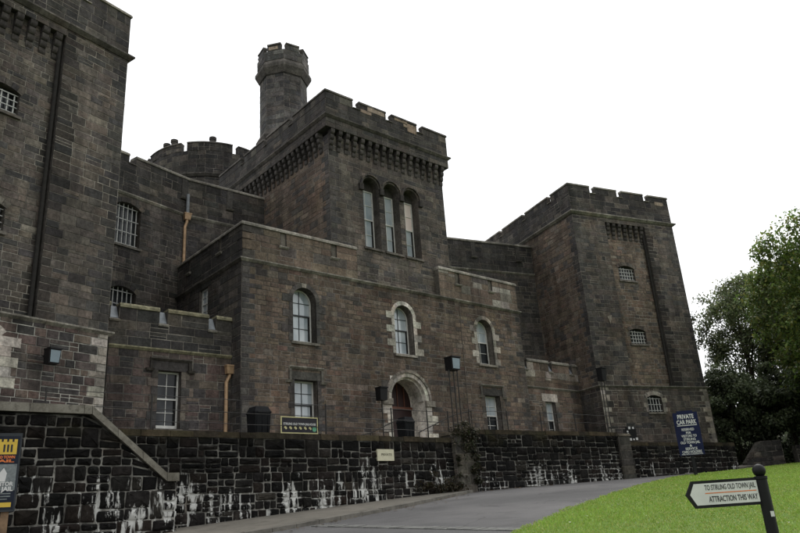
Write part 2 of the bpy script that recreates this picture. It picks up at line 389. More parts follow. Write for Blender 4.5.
def grille(win, fr, ac, w, zs, pts, depth, nv=6, nh=4, broken=False):
    v = MB(); v.face([fr.P(a, -depth, z) for a, z in pts], M_GLASSD); v.build('glass_pane', win)
    g = MB(); zt = max(z for _, z in pts); rr = random.Random(int(ac*100)); dd = -depth + .1
    def ztop(a):
        for (p, z), (q, y) in zip(pts, pts[1:]):
            if p <= a <= q and q > p: return z + (y-z)*(a-p)/(q-p)
        return zt
    for i in range(nv):
        a = ac - w/2 + w*(i+.5)/nv; b = .019
        g.box(fr, a-b, a+b, dd, dd+.04, zs + .03, ztop(a) - (.0 if not broken else rr.uniform(0, .18)), M_BAR)
    for k in range(nh):
        z = zs + .1 + (zt - zs - .3)*k/(nh-1); g.box(fr, ac-w/2, ac+w/2, dd+.042, dd+.06, z-.016, z+.016, M_BAR)
    g.build('iron_grille', win)
def hood(win, fr, a0, a1, zt, zdrop, col=C_COPE, name='hood_mould'):
    m = MB(); m.prism(fr, a0, a1, [(-.02, zt-.13), (.05, zt-.13), (.14, zt-.06), (.14, zt-.02), (.0, zt)], M_STONE, col)
    if zdrop:
        for s, a in ((1, a0), (-1, a1)):
            b = a + s*.12; m.box(fr, min(a, b)+.003, max(a, b)-.003, -.02, .09, zdrop, zt-.13, M_STONE, tuple(c*.5 for c in col))
            c0, c1 = (a - .16, a + .16); m.hexa([fr.P(c0, -.02, zdrop-.08), fr.P(c1, -.02, zdrop-.08), fr.P(c1-.04, .08, zdrop-.08), fr.P(c0+.04, .08, zdrop-.08)], [fr.P(c0, -.02, zdrop+.03), fr.P(c1, -.02, zdrop+.03), fr.P(c1, .15, zdrop+.01), fr.P(c0, .15, zdrop+.01)], M_STONE, col)
    m.build(name, win)
def window(fr, ac, w, zs, zt, kind, arch=None, rise=0, depth=.32, pal=None, key=None, seed=1, label=None, sillcol=(.10, .09, .078), revcol=(.075, .066, .058), **k):
    mb = MB(); pts = outline(ac, w, zs, zt, arch, rise); reveal(mb, fr, pts, zt, depth, revcol, arch)
    pal = pal or P_QUOIN
    if arch == 'round':
        ring(mb, fr, ac, zt - w/2, w/2, w/2 + k.get('rw', .2), .0, .034, pal, 9, seed=seed, key=key)
        if k.get('jamb'): jambs(mb, fr, ac, w, zs, zt - w/2 + .2, k['jamb'], seed, ch=.36, long=.5, short=.2)
    elif arch == 'seg':
        Rr = (w*w/4 + rise*rise)/(2*rise); th = math.asin(w/2/Rr); ring(mb, fr, ac, zt - Rr, Rr, Rr + .24, .0, .03, pal, 7, math.pi/2 - th*1.1, math.pi/2 + th*1.1, seed)
        if k.get('jamb'): jambs(mb, fr, ac, w, zs, zt - rise, k['jamb'], seed, long=.34 if w > 1 else .62, short=.2 if w > 1 else .42)
    else:
        if k.get('jamb'): jambs(mb, fr, ac, w, zs, zt, k['jamb'], seed, long=.34, short=.22)
        rr = random.Random(seed); mb.box(fr, ac - w/2 - .25, ac + w/2 + .25, -.02, .028, zt + .004, zt + k.get('lint', .34), M_STONE, pick(k.get('lintpal') or pal, rr))
    win = mb.build('window', jail, label)
    sill(win, fr, ac, w, zs, col=sillcol)
    if kind == 'sash': sash(win, fr, ac, w, zs, k.get('ztsash', zt), None if 'ztsash' in k else arch, depth, k.get('glass'), k.get('gl2'), k.get('rows', 2), k.get('dark', True), k.get('cols', 2))
    else: grille(win, fr, ac, w, zs, pts, depth, k.get('nv', 6), k.get('nh', 4), k.get('broken', False))
    return win, (ac - w/2, ac + w/2, zs, zt)

ZB = 2.55
# ================================================================ ENTRANCE BLOCK
W = 17.57
FB = Fr((0, 0), (1, 0)); FBL = Fr((0, 0), (0, -1), (-1, 0)); FBR = Fr((W, 0), (0, 1), (1, 0))
holes = []
for i, ac in enumerate((3.05, 8.78, 14.52)):
    pal = (P_QUOIN, P_PALE, P_LIGHT)[i]; jb = (P_QUOIN, P_PALE, P_LIGHT)[i]
    w_, h_ = window(FB, ac, 1.2, 7.5, 9.96, 'sash', 'round', pal=pal, jamb=jb, seed=20+i, depth=.5, rw=.2,  key=((.2, .18, .15), None, None)[i],
        label=('arched sash window at the left of the entrance front with dark surround', 'arched sash window above the door ringed with pale stone blocks', 'arched sash window at the right of the entrance front')[i],
        sillcol=((.13, .12, .1), (.24, .22, .19), (.2, .18, .15))[i], revcol=((.06, .053, .046), (.12, .105, .09), (.09, .08, .068))[i], gl2=(None, None, M_GLASSD)[i], dark=(i < 2))
    holes.append(h_)
for i, (ac, a0, a1) in enumerate(((3.05, 2.2, 3.92), (14.6, 13.72, 15.48))):
    w_, h_ = window(FB, ac, 1.15, 3.75, 5.85, 'sash', None, pal=P_QUOIN, jamb=(P_QUOIN, P_SOOT)[i], seed=30+i, depth=.42, gl2=(None, M_GLASSD)[i], dark=(i == 0),
        label=('square headed ground floor window left of the door', 'square headed ground floor window right of the door')[i])
    hood(w_, FB, a0, a1, 6.42, 5.78); holes.append(h_)
# doorway
DC, DW, DZ = 8.77, 2.16, 6.40
pts = outline(DC, DW, ZB, DZ, 'round', n=18); mb = MB(); reveal(mb, FB, pts, DZ, 1.15, (.55, .51, .45), True)
zc = DZ - DW/2
ring(mb, FB, DC, zc, .99, 1.09, -.5, -.12, P_PALE, 13, seed=4); ring(mb, FB, DC, zc, 1.08, 1.27, 0, .05, P_PALE, 13, seed=5); ring(mb, FB, DC, zc, 1.275, 1.40, 0, .11, P_LIGHT, 13, seed=6)
jambs(mb, FB, DC, DW, ZB, zc - .28, P_PALE, 8, d=.05, ch=.42, long=.62, short=.3)
for s in (-1, 1):
    a = DC + s*1.32; mb.box(FB, a-.28, a+.28, -.02, .13, zc-.28, zc-.005, M_STONE, (.2, .18, .15))
door = mb.build('entrance_doorway', jail, 'round arched entrance of pale moulded stone')
holes.append((DC - DW/2, DC + DW/2, ZB, DZ))
for s, mt in ((-1, M_DOOR), (1, M_DOORD)):
    l = MB(); a0, a1 = (DC - 1.06, DC - .46) if s < 0 else (DC - .44, DC + 1.06); l.box(FB, a0, a1, -1.12, -1.05, ZB, 5.02, mt)
    for q in range(3):
        zz = 2.85 + .72*q; l.box(FB, a0 + .14, a1 - .14, -1.05, -1.02, zz, zz + .55, mt)
    l.build('door_leaf', door, 'open looking red brown door leaf' if s < 0 else 'deep red door leaf')
l = MB(); l.box(FB, DC - 1.06, DC + 1.06, -1.12, -.98, 5.03, 5.16, M_DOOR); l.build('transom', door)
l = MB(); pp = [(DC - 1.07, 5.16)] + [(DC - 1.07*math.cos(math.pi*i/16), zc + 1.07*math.sin(math.pi*i/16)) for i in range(17)] + [(DC + 1.07, 5.16)]
l.face([FB.P(a, -1.1, z) for a, z in pp], M_DOORD)
for k in range(1, 5): a = DC - 1.07 + 2.14*k/5; l.box(FB, a - .02, a + .02, -1.1, -1.06, 5.16, zc + math.sqrt(max(0, 1.07**2 - (a-DC)**2)) - .02, M_DOOR)
l.build('fanlight_panel', door)

def tone_block(a, z): return 1.0 if z < 10 else .8
blk = MB()
masonry(blk, FB, 0, W, ZB, 10.72, holes, P_BROWN, ql=P_QUOIN, qr=P_SOOT, seed=11, ch=.225, wl=(.25, .68), tone=tone_block)
side_h = []
w_, h_ = window(FBL, -3.5, .85, 9.0, 10.45, 'sash', None, depth=.2, seed=41, dark=False, label='narrow window on the shaded side of the entrance block'); side_h.append(h_)
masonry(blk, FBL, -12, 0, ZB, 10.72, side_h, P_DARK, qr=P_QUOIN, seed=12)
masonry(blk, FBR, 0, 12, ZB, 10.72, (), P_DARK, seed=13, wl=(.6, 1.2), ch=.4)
blk.face([(.4, .46, 11.7), (W-.4, .46, 11.7), (W-.4, 12, 11.7), (.4, 12, 11.7)], M_LEAD)
blk.face([(6.1, 0.004, 10.87), (11.45, .004, 10.87), (11.45, .4, 10.9), (6.1, .4, 10.9)], M_STONE, C_BAND)
blk = blk.build('entrance_block', jail, 'two storey stone entrance block with the arched door')
sc_ = MB(); course(sc_, FB, 0, W, string_prof(10.86, .17, .14), C_COPE, 1.4, 5, miter0=1, miter1=1); course(sc_, FBL, -12, 0, string_prof(10.86, .17, .14), C_BAND, 1.4, 6, miter1=1); course(sc_, FBR, 0, 12, string_prof(10.86, .17, .14), C_BAND, 1.4, 6, miter0=1); sc_.build('string_course', blk)
def par_block(fr, a0, a1, seed, slots, pal, m0, m1):
    pb = MB(); sl = [(s-.15, s+.15, 11.72, 12.5) for s in slots]
    masonry(pb, fr, a0, a1, 10.86, 12.36, sl, pal, seed=seed, ch=.36, wl=(.5, 1.1), dep=.01, mort=C_MORTD)
    masonry(pb, fr.sub(0, -.45), a0, a1, 11.7, 12.36, (), P_DARK, seed=seed+1, ch=.4, wl=(.8, 1.4))
    for s in slots:
        pb.box(fr, s-.15, s+.15, -.12, -.05, 11.72, 12.36, M_STONE, (.085, .076, .064))
        for q in (-1, 1): pb.face([fr.P(s+q*.15, .012, 11.72), fr.P(s+q*.15, .012, 12.36), fr.P(s+q*.15, -.25, 12.36), fr.P(s+q*.15, -.25, 11.72)], M_STONE, (.04, .037, .034))
        pb.prism(fr, s-.24, s+.24, [(-.2, 11.6), (.05, 11.6), (.11, 11.66), (.11, 11.70), (-.2, 11.76)], M_STONE, C_COPE)
    for a in (a0, a1): pb.face([fr.P(a, 0.004, 10.87), fr.P(a, 0.004, 12.36), fr.P(a, -.45, 12.36), fr.P(a, -.45, 10.87)], M_STONE, (.1, .09, .075))
    p = pb.build('parapet', blk)
    c = MB(); course(c, fr, a0, a1, cope_prof(12.52, .45), C_COPE, 1.3, seed, miter0=m0, miter1=m1); c.build('coping', blk); return p
par_block(FB, 0, 6.1, 51, [2.02, 4.75], P_BROWN, 1, 0); par_block(FB, 11.45, W, 53, [12.82, 15.4], P_LIGHT[1:] + P_BROWN[:4], 0, 1)
par_block(FBL, -12, 0, 55, [-2.05, -5.2], P_BLACK, 0, 1)

# ================================================================ merlons and battlements
def merlon(parent, fr, a0, a1, zb, zt, th, pal, seed, end0=False, end1=False, patches=(), cope=C_BAND, m0=0, m1=0):
    m = MB(); r = random.Random(seed)
    masonry(m, fr, a0, a1, zb, zt - .15, (), pal, seed=seed, ch=.33, wl=(.35, .8), dep=.01)
    for (p0, p1, q0, q1) in patches:
        stone(m, fr, a0 + (a1-a0)*p0, a0 + (a1-a0)*p1, zb + (zt-zb)*q0, zb + (zt-zb)*q1, .012, .016, .012, M_STONE, pick([((.30, .235, .17), 1), ((.25, .20, .15), 1)], r), r)
    for a in (a0, a1): m.face([fr.P(a, 0, zb), fr.P(a, 0, zt-.15), fr.P(a, -th, zt-.15), fr.P(a, -th, zb)], M_STONE, (.05, .045, .04))
    m.face([fr.P(a0, -th, zb), fr.P(a1, -th, zb), fr.P(a1, -th, zt-.15), fr.P(a0, -th, zt-.15)], M_STONE, (.05, .045, .04))
    course(m, fr, a0, a1, cope_prof(zt, th, .05, .13), cope, 1.0, seed, miter0=m0, miter1=m1)
    return m.build('merlon', parent)
def battlement(owner, fr, a0, a1, z0, zc, zt, gaps, th, pal, seed, gw=.24, m0=0, m1=0, patches={}, mer_parent=None, cope=C_BAND):
    b = MB(); masonry(b, fr, a0, a1, z0, zc, (), pal, seed=seed, ch=.33, wl=(.4, .9), dep=.01)
    b.face([fr.P(a0, -th, z0), fr.P(a1, -th, z0), fr.P(a1, -th, zc), fr.P(a0, -th, zc)], M_STONE, (.05, .045, .04))
    b.face([fr.P(a0, .01, zc), fr.P(a1, .01, zc), fr.P(a1, -th, zc), fr.P(a0, -th, zc)], M_STONE, (.08, .072, .06))
    for g in gaps: b.prism(fr, g-gw/2-.01, g+gw/2+.01, [(.0, zc+.005), (.07, zc+.01), (.07, zc+.05), (-th, zc+.1), (-th, zc+.005)], M_STONE, cope)
    p = b.build('parapet', owner)
    e = [a0] + [x for g in gaps for x in (g-gw/2, g+gw/2)] + [a1]
    for i in range(0, len(e), 2): merlon(owner, fr, e[i], e[i+1], zc, zt, th, pal, seed+i+1, patches=patches.get(i//2, ()), m0=m0 if i == 0 else 0, m1=m1 if i == len(e)-2 else 0, cope=cope)
def corbel_shape(mb, fr, a, w, z0, z1, out, tiers, col):
    h = (z1-z0)/tiers
    for k in range(tiers):
        o = out*(k+1)/tiers; zb = z0 + h*k; n = 5
        prof = [(-.02, zb+h-.004), (-.02, zb+.02)] + [(o - h*.42*(1-math.sin(math.pi/2*i/n)), zb + .02 + h*.5*(1-math.cos(math.pi/2*i/n))) for i in range(n+1)] + [(o, zb+h-.004)]
        kk = rnd.uniform(.75, 1.25); mb.prism(fr, a-w/2, a+w/2, prof, M_STONE, tuple(c*kk for c in col))

# ================================================================ CENTRAL TOWER
T0, T1, TV, TB = 4.88, 12.68, .33, 11.2
FT = Fr((0, TV), (1, 0)); FTL = Fr((T0, TV), (0, -1), (-1, 0)); FTR = Fr((T1, TV), (0, 1), (1, 0))
tw = MB(); th_ = []
for i, ac in enumerate((7.43, 8.79, 10.15)):
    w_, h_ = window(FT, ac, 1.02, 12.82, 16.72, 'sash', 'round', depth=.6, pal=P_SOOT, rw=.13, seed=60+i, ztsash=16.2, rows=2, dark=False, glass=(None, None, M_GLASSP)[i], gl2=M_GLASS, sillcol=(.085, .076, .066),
        label=('left of the three tall arched windows high on the central tower', 'middle of the three tall arched windows high on the central tower', 'right of the three tall arched windows high on the central tower, its upper pane pinkish')[i])
    th_.append(h_)
    hm = MB(); ring(hm, FT, ac, 16.21, .60, .672, 0, .12, P_SOOT, 7, seed=70+i); 
    for s in ((-1, 1) if i == 0 else (1,)): a = ac + s*.66; hm.box(FT, a-.12, a+.12, -.02, .16, 15.86, 16.2, M_STONE, (.04, .036, .033))
    hm.build('hood_mould', w_)
    ty = MB(); ty.box(FT, ac-.51, ac+.51, -.61, -.46, 16.2, 16.75, M_STONE, (.042, .038, .034)); ty.build('tympanum', w_)
masonry(tw, FT, T0, T1, 10.9, 18.5, th_, P_SOOT, ql=P_QUOIN, qr=P_SOOT, seed=61, ch=.29)
masonry(tw, FTL, -TB, 0, 11.0, 18.5, (), P_BROWN, qr=P_QUOIN, seed=62, ch=.28, tone=lambda a, z: .95)
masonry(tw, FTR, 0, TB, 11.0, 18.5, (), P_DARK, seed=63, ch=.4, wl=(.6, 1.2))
# overhanging band carried by the corbels
O = .32
FTo = Fr((0, TV-O), (1, 0)); FTLo = Fr((T0-O, TV), (0, -1), (-1, 0)); FTRo = Fr((T1+O, TV), (0, 1), (1, 0))
masonry(tw, FTo, T0-O, T1+O, 18.72, 19.24, (), P_DARK, seed=64, ch=.3); masonry(tw, FTLo, -TB, O, 18.72, 19.24, (), P_DARK, seed=65, ch=.3); masonry(tw, FTRo, -O, TB, 18.72, 19.24, (), P_DARK, seed=66, ch=.3)
tw.face([(T0-O, TV-O, 18.72), (T1+O, TV-O, 18.72), (T1+O, TV+TB, 18.72), (T0-O, TV+TB, 18.72)], M_STONE, (.04, .037, .034))
tw.face([(T0, TV, 19.6), (T1, TV, 19.6), (T1, TV+TB, 19.6), (T0, TV+TB, 19.6)], M_LEAD)
tw = tw.build('central_tower', jail, 'tall square tower over the entrance with three arched windows')
c = MB(); cp = string_prof(19.42, .2, .15); course(c, FTo, T0-O, T1+O, cp, C_BAND, 1.2, 7, miter0=1, miter1=1); course(c, FTLo, -TB, O, cp, C_BAND, 1.2, 8, miter1=1); course(c, FTRo, -O, TB, cp, C_BAND, 1.2, 9, miter0=1); c.build('cornice', tw)
for i in range(17):
    c = MB(); corbel_shape(c, FT, T0 + .12 + (T1-T0-.24)*i/16, .21, 17.55, 18.7, .30, 4, (.055, .049, .044)); c.build('corbel', tw)
for i in range(1, 24):
    c = MB(); corbel_shape(c, FTL, -.12 - .46*i, .21, 17.55, 18.7, .30, 4, (.05, .045, .041)); c.build('corbel', tw)
battlement(tw, FTo, T0-O, T1+O, 19.42, 20.3, 20.86, [6.5, 8.72, 10.95], .26, P_BLACK, 81, .40, 1, 1, {0: (), 1: ((.3, .95, .30, .78), (.05, .45, -.1, .28)), 2: ((.10, .62, .45, .78), (.6, .97, -.3, .62), (.45, .62, .1, .42))})
battlement(tw, FTLo, -TB, O, 19.42, 20.3, 20.86, [-8.2, -5.6, -2.9], .26, P_BLACK, 91, .34, 0, 1)
battlement(tw, FTRo, -O, TB, 19.42, 20.3, 20.86, [3, 5.6, 8.2], .4, P_DARK, 101, .28, 1, 0)

# ================================================================ CORNER TOWERS
def corner_tower(o, ang, mirror, label, seed):
    t = (math.cos(ang), math.sin(ang)); L = 8.52; D = 13.5
    F = Fr(o, t); n = F.n
    FL = Fr(o, (n[0], n[1]), (-t[0], -t[1])); e = F.P(L, 0, 0); FRr = Fr((e[0], e[1]), (-n[0], -n[1]), t)
    ZS = 6.78; ZC = 18.1; ZP = 20.12
    pa0, pa1 = (2.6, 5.95); pr = .24
    FP = F.sub(0, -pr)
    tb = MB(); hs = []; hl = []
    wc = 3.92 if not mirror else 4.05
    for k, (zs, zt) in enumerate(((13.72, 14.72), (9.5, 10.48))):
        w_, h_ = window(FP, wc, 1.3, zs, zt, 'grille', 'seg', .16, depth=.25, pal=P_SOOT, seed=seed+k, nv=6, nh=4, broken=True, revcol=(.06, .054, .047),
            label=('upper' if k == 0 else 'lower') + ' barred cell window on the ' + ('right' if not mirror else 'left') + ' corner tower'); hs.append(h_)
    w_, h_ = window(F.sub(0, .055), wc + (.42 if mirror else .1), .8 if mirror else 1.15, 4.5 if mirror else 5.2, 6.22, 'grille', 'seg', .16, depth=.25, pal=P_PALE if mirror else P_LIGHT, seed=seed+5, nv=5, nh=3, jamb=P_PALE if mirror else P_LIGHT, broken=True, sillcol=(.17, .155, .13),
        label='small barred window with pale surround low on the ' + ('right' if not mirror else 'left') + ' corner tower'); hl.append(h_)
    pal = P_SOOT if not mirror else P_SOOT
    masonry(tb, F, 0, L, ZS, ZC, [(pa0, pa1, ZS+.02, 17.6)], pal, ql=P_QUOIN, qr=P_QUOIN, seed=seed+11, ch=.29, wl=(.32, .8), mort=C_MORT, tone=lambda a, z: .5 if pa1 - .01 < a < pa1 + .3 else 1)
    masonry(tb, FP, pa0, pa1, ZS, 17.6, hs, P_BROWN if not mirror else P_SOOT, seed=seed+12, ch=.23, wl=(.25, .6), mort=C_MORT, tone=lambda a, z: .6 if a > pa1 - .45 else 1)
    for a in (pa0, pa1): tb.face([F.P(a, .012, ZS), F.P(a, .012, 17.6), F.P(a, -pr, 17.6), F.P(a, -pr, ZS)], M_STONE, (.05, .045, .04))
    tb.face([F.P(pa0, .012, 17.6), F.P(pa1, .012, 17.6), F.P(pa1, -pr, 17.6), F.P(pa0, -pr, 17.6)], M_STONE, (.04, .036, .032))
    masonry(tb, FL, -D, 0, ZS, ZC, (), P_BROWN, qr=P_QUOIN, seed=seed+13, ch=.27, wl=(.3, .75))
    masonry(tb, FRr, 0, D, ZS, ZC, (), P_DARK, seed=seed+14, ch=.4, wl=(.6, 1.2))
    base_pal = P_REDR if mirror else P_SOOT
    masonry(tb, F, 0, L, 1.6, ZS-.05, hl, base_pal, ql=P_PALE[1:] + P_LIGHT[:2], qr=P_PALE[1:] + P_LIGHT[:2], seed=seed+15, ch=.30, wl=(.3, .7), mort=C_MORTL if mirror else C_MORT, gap=.022, d=.05, dep=.02, snecks=.25)
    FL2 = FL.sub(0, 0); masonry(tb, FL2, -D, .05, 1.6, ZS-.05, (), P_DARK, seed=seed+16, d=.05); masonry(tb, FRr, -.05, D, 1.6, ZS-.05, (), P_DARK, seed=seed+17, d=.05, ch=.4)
    q = [F.P(0, 0, 19.0), F.P(L, 0, 19.0), F.P(L, -D, 19.0), F.P(0, -D, 19.0)]; tb.face(q, M_LEAD)
    q = [F.P(0, -D, 1.6), F.P(L, -D, 1.6), F.P(L, -D, ZC), F.P(0, -D, ZC)]; tb.face(q, M_STONE, (.05, .045, .04))
    T = tb.build('corner_tower', jail, label)
    c = MB()
    for f_, a0, a1, m0, m1 in ((F, 0, L, 1, 1), (FL, -D, 0, 0, 1), (FRr, 0, D, 1, 0)): course(c, f_, a0, a1, string_prof(ZS+.04, .2, .17), C_COPE, 1.3, seed, miter0=m0, miter1=m1)
    c.build('string_course', T)
    c = MB()
    for f_, a0, a1, m0, m1 in ((F, 0, L, 1, 1), (FL, -D, 0, 0, 1), (FRr, 0, D, 1, 0)): course(c, f_, a0, a1, string_prof(ZC+.05, .24, .2), C_BAND if mirror else C_COPE, 1.3, seed+1, miter0=m0, miter1=m1)
    c.build('cornice', T)
    for i in range(7):
        c = MB(); corbel_shape(c, FP, pa0 + .25 + (pa1-pa0-.5)*i/6, .24, 16.48, 17.58, pr+.02, 4, (.045, .04, .036)); c.build('corbel', T)
    battlement(T, F, 0, L, ZC+.05, 19.55, ZP, [1.98, 4.25, 6.57], .26, P_BLACK, seed+21, .40, 1, 1, {3: ((.3, .75, -.3, .2),)} if not mirror else {}, cope=C_COPE)
    battlement(T, FL, -D, 0, ZC+.05, 19.55, ZP, [-11.2, -8.3, -5.2, -2.1], .26, P_BLACK, seed+31, .34, 0, 1, cope=C_COPE)
    battlement(T, FRr, 0, D, ZC+.05, 19.55, ZP, [2.1, 5.2, 8.3, 11.2], .26, P_DARK, seed+41, .34, 1, 0)
    pp = MB(); a = pa1 - .13; x = [F.P(a, -.13, z) for z in (17.3, ZS + .05)]; pp.tube(x, .07, M_EDGESHADE, n=10)  # dark tube stands in for the shadowed, stained edge of the recess
    pp.build('drainpipe', jail, 'dark tube standing in for the shadowed, stained panel edge of the ' + ('left' if mirror else 'right') + ' corner tower')
    return F
aR = R(-16.2); aL = R(14.6)
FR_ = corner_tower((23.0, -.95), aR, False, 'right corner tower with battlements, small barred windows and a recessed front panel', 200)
lo = (-5.5 - 8.52*math.cos(aL), -.7 - 8.52*math.sin(aL))
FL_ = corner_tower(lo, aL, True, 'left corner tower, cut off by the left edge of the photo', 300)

# ================================================================ LINK WALLS (single storey, between block and towers)
def link(a0, a1, wc, seed, slots, label, right):
    F = Fr((0, .8), (1, 0)); m = MB()
    w_, h_ = window(F, wc, .92, 3.78, 5.95, 'sash', None, depth=.34, seed=seed, pal=P_QUOIN, lintpal=P_LIGHT if right else P_QUOIN, lint=.46, jamb=P_SOOT, rows=2, dark=False, gl2=M_GLASSD, glass=M_GLASSD if not right else None, cols=2,
        label='white sash window in the low wall ' + ('right' if right else 'left') + ' of the entrance block')
    if not right: hood(w_, F, -3.38, -1.74, 6.44, 5.98, (.07, .062, .054))
    masonry(m, F, a0, a1, ZB, 6.66, [h_], P_BROWN if right else P_REDR, seed=seed+1, ch=.3, wl=(.35, .8), gap=.02, mort=C_MORT, snecks=.2)
    sl = [(s-.16, s+.16, 7.74, 8.22) for s in slots]
    masonry(m, F, a0, a1, 6.78, 8.22, sl, P_LIGHT[1:] + P_BROWN if right else P_BLACK, seed=seed+2, ch=.36, wl=(.5, 1.1), mort=C_MORT)
    for f0, f1, f2, f3 in sl:
        for q in (f0, f1): m.face([F.P(q, .012, f2), F.P(q, .012, f3+.1), F.P(q, -.4, f3+.1), F.P(q, -.4, f2)], M_STONE, (.05, .045, .04))
    m.face([F.P(a0, -.4, 6.9), F.P(a1, -.4, 6.9), F.P(a1, -.4, 8.2), F.P(a0, -.4, 8.2)], M_STONE, (.05, .045, .04))
    m.face([F.P(a0, -.4, 7.2), F.P(a1, -.4, 7.2), F.P(a1, -5.2, 7.3), F.P(a0, -5.2, 7.3)], M_LEAD)
    o = m.build('link_wall', jail, label)
    c = MB(); course(c, F, a0, a1, string_prof(6.8, .15, .11), C_MOSS if not right else C_COPE, 1.3, seed); c.build('string_course', o)
    e = [a0] + [x for s in slots for x in (s-.16, s+.16)] + [a1]
    for i in range(0, len(e), 2):
        c = MB(); course(c, F, e[i], e[i+1], cope_prof(8.4, .4, .07, .17), C_MOSS if not right else C_COPE, 1.3, seed+i); c.build('coping', o)
    for s in slots:
        c = MB(); c.face([F.P(s-.155, -.02, 7.8), F.P(s+.155, -.02, 7.8), F.P(s+.155, -.3, 8.32), F.P(s-.155, -.3, 8.32)], M_LEAD)
        c.prism(F, s-.2, s+.2, [(-.3, 7.66), (.06, 7.66), (.09, 7.72), (.0, 7.78), (-.3, 7.8)], M_STONE, C_COPE); c.build('lead_flashing', o)
link(-6.3, -.02, -2.58, 400, [-4.8, -2.93, -.88], 'low link wall between the left tower and the entrance block', False)
link(W+.02, 24.0, 20.42, 420, [18.55, 20.86, 22.85], 'low link wall between the entrance block and the right tower', True)

# ================================================================ WING WALLS (upper building behind)
def wing(F, a0, a1, seed, slots, holes, label, gap=None, pal=P_DARK):
    m = MB(); masonry(m, F, a0, a1, 6.9, 15.22, holes, pal, seed=seed, ch=.3)
    hh = [(gap[0], gap[1], 16.95, 17.3)] if gap else []
    masonry(m, F, a0, a1, 15.36, 17.3, hh, P_BLACK, seed=seed+1, ch=.36, wl=(.5, 1.1))
    m.face([F.P(a0, -.45, 16), F.P(a1, -.45, 16), F.P(a1, -.45, 17.3 if not gap else 16.95), F.P(a0, -.45, 17.3 if not gap else 16.95)], M_STONE, (.05, .045, .04))
    m.face([F.P(a0, -.45, 16.2), F.P(a1, -.45, 16.2), F.P(a1, -9, 16.4), F.P(a0, -9, 16.4)], M_LEAD)
    if gap:
        for q in gap: m.face([F.P(q, .012, 16.95), F.P(q, .012, 17.32), F.P(q, -.45, 17.32), F.P(q, -.45, 16.95)], M_STONE, (.05, .045, .04))
        m.prism(F, gap[0]-.05, gap[1]+.05, [(-.45, 16.93), (.06, 16.93), (.06, 16.99), (-.45, 17.0)], M_STONE, C_BAND)
    for s in slots: m.box(F, s-.16, s+.16, .01, .05, 16.3, 17.28, M_STONE, (.05, .046, .042)); m.prism(F, s-.22, s+.22, [(0, 16.14), (.1, 16.14), (.15, 16.2), (.15, 16.24), (0, 16.3)], M_STONE, C_BAND)
    o = m.build('wing_wall', jail, label)
    c = MB(); course(c, F, a0, a1, string_prof(15.38, .16, .11), C_COPE, 1.4, seed); c.build('string_course', o)
    for p, q in (((a0, gap[0]), (gap[1], a1)) if gap else ((a0, a1),)):
        c = MB(); course(c, F, p, q, cope_prof(17.46, .45, .06, .15), C_COPE, 1.3, seed+3); c.build('coping', o)
aw = R(14.6)
FW1 = Fr((.45, 6.6), (math.cos(aw), math.sin(aw)))
wh = []
for k, (zs, zt) in enumerate(((12.75, 14.88), (8.65, 10.75))):
    w_, h_ = window(FW1, -3.45, 1.4, zs, zt, 'grille', 'seg', .25, depth=.3, pal=P_DARK, seed=500+k, nv=6, nh=4, sillcol=(.12, .11, .095),
        label=('upper' if k == 0 else 'lower') + ' white barred cell window in the wing beside the left tower'); wh.append(h_)
wing(FW1, -9, 0, 510, [-.3], wh, 'dark wing wall with barred windows angled towards the left tower', (-3.55, -3.18))
wing(Fr((0, 6.6), (1, 0)), .45, T0, 520, [2.75], [], 'dark stretch of wing wall between the copper pipe and the central tower')
FW3 = Fr((12.66, 7.03), (math.cos(aR), math.sin(aR)))
wing(FW3, 0, 12.1, 530, [4.6, 7.4, 10.9], [], 'plain wing wall between the central tower and the right tower')

# ================================================================ STAIR TURRET + DRUM
def faceted(cx, cy, r, z0, z1, n, pal, seed, mb, rot=0, **k):
    for i in range(n):
        t0 = rot + 2*math.pi*i/n; t1 = rot + 2*math.pi*(i+1)/n
        p = (cx + r*math.cos(t0), cy + r*math.sin(t0)); q = (cx + r*math.cos(t1), cy + r*math.sin(t1)); L = math.dist(p, q)
        t = ((q[0]-p[0])/L, (q[1]-p[1])/L); masonry(mb, Fr(p, t), 0, L, z0, z1, (), pal, seed=seed+i, **k)
def ring_solid(mb, cx, cy, prof, n, col, rot=0):
    for i in range(n):
        t0 = rot + 2*math.pi*i/n; t1 = rot + 2*math.pi*(i+1)/n; k = rnd.uniform(.8, 1.2)
        mb.hexa([(cx + r*math.cos(t0), cy + r*math.sin(t0), z) for r, z in prof], [(cx + r*math.cos(t1), cy + r*math.sin(t1), z) for r, z in prof], M_STONE, tuple(c*k for c in col))
TC = (6.45, 7.0); rot8 = R(14)
m = MB(); faceted(*TC, 1.42, 19.5, 25.9, 8, P_GREY, 600, m, rot8, ch=.32, wl=(.3, .6)); m.lathe((TC[0], TC[1], 26.8), [(1.4, 0), (1.4, .02)], M_LEAD, 8)
tur = m.build('stair_turret', jail, 'tall octagonal turret rising behind the central tower')
m = MB(); ring_solid(m, *TC, [(1.3, 25.6), (1.5, 25.6), (1.72, 26.0), (1.72, 26.2), (1.56, 26.5), (1.3, 26.5)], 8, C_BAND, rot8); m.build('moulded_ring', tur); m = MB(); ring_solid(m, *TC, [(1.3, 21.2), (1.58, 21.2), (1.66, 21.5), (1.45, 21.9), (1.3, 21.9)], 8, C_BAND, rot8); m.build('moulded_ring', tur)
m = MB(); faceted(*TC, 1.58, 26.5, 27.15, 8, P_GREY, 620, m, rot8, ch=.33, wl=(.3, .7)); faceted(*TC, 1.2, 26.5, 27.15, 8, P_GREY, 640, m, rot8, ch=.5); ring_solid(m, *TC, [(1.2, 27.13), (1.56, 27.13), (1.56, 27.17), (1.2, 27.17)], 8, C_BAND, rot8); m.build('parapet', tur)
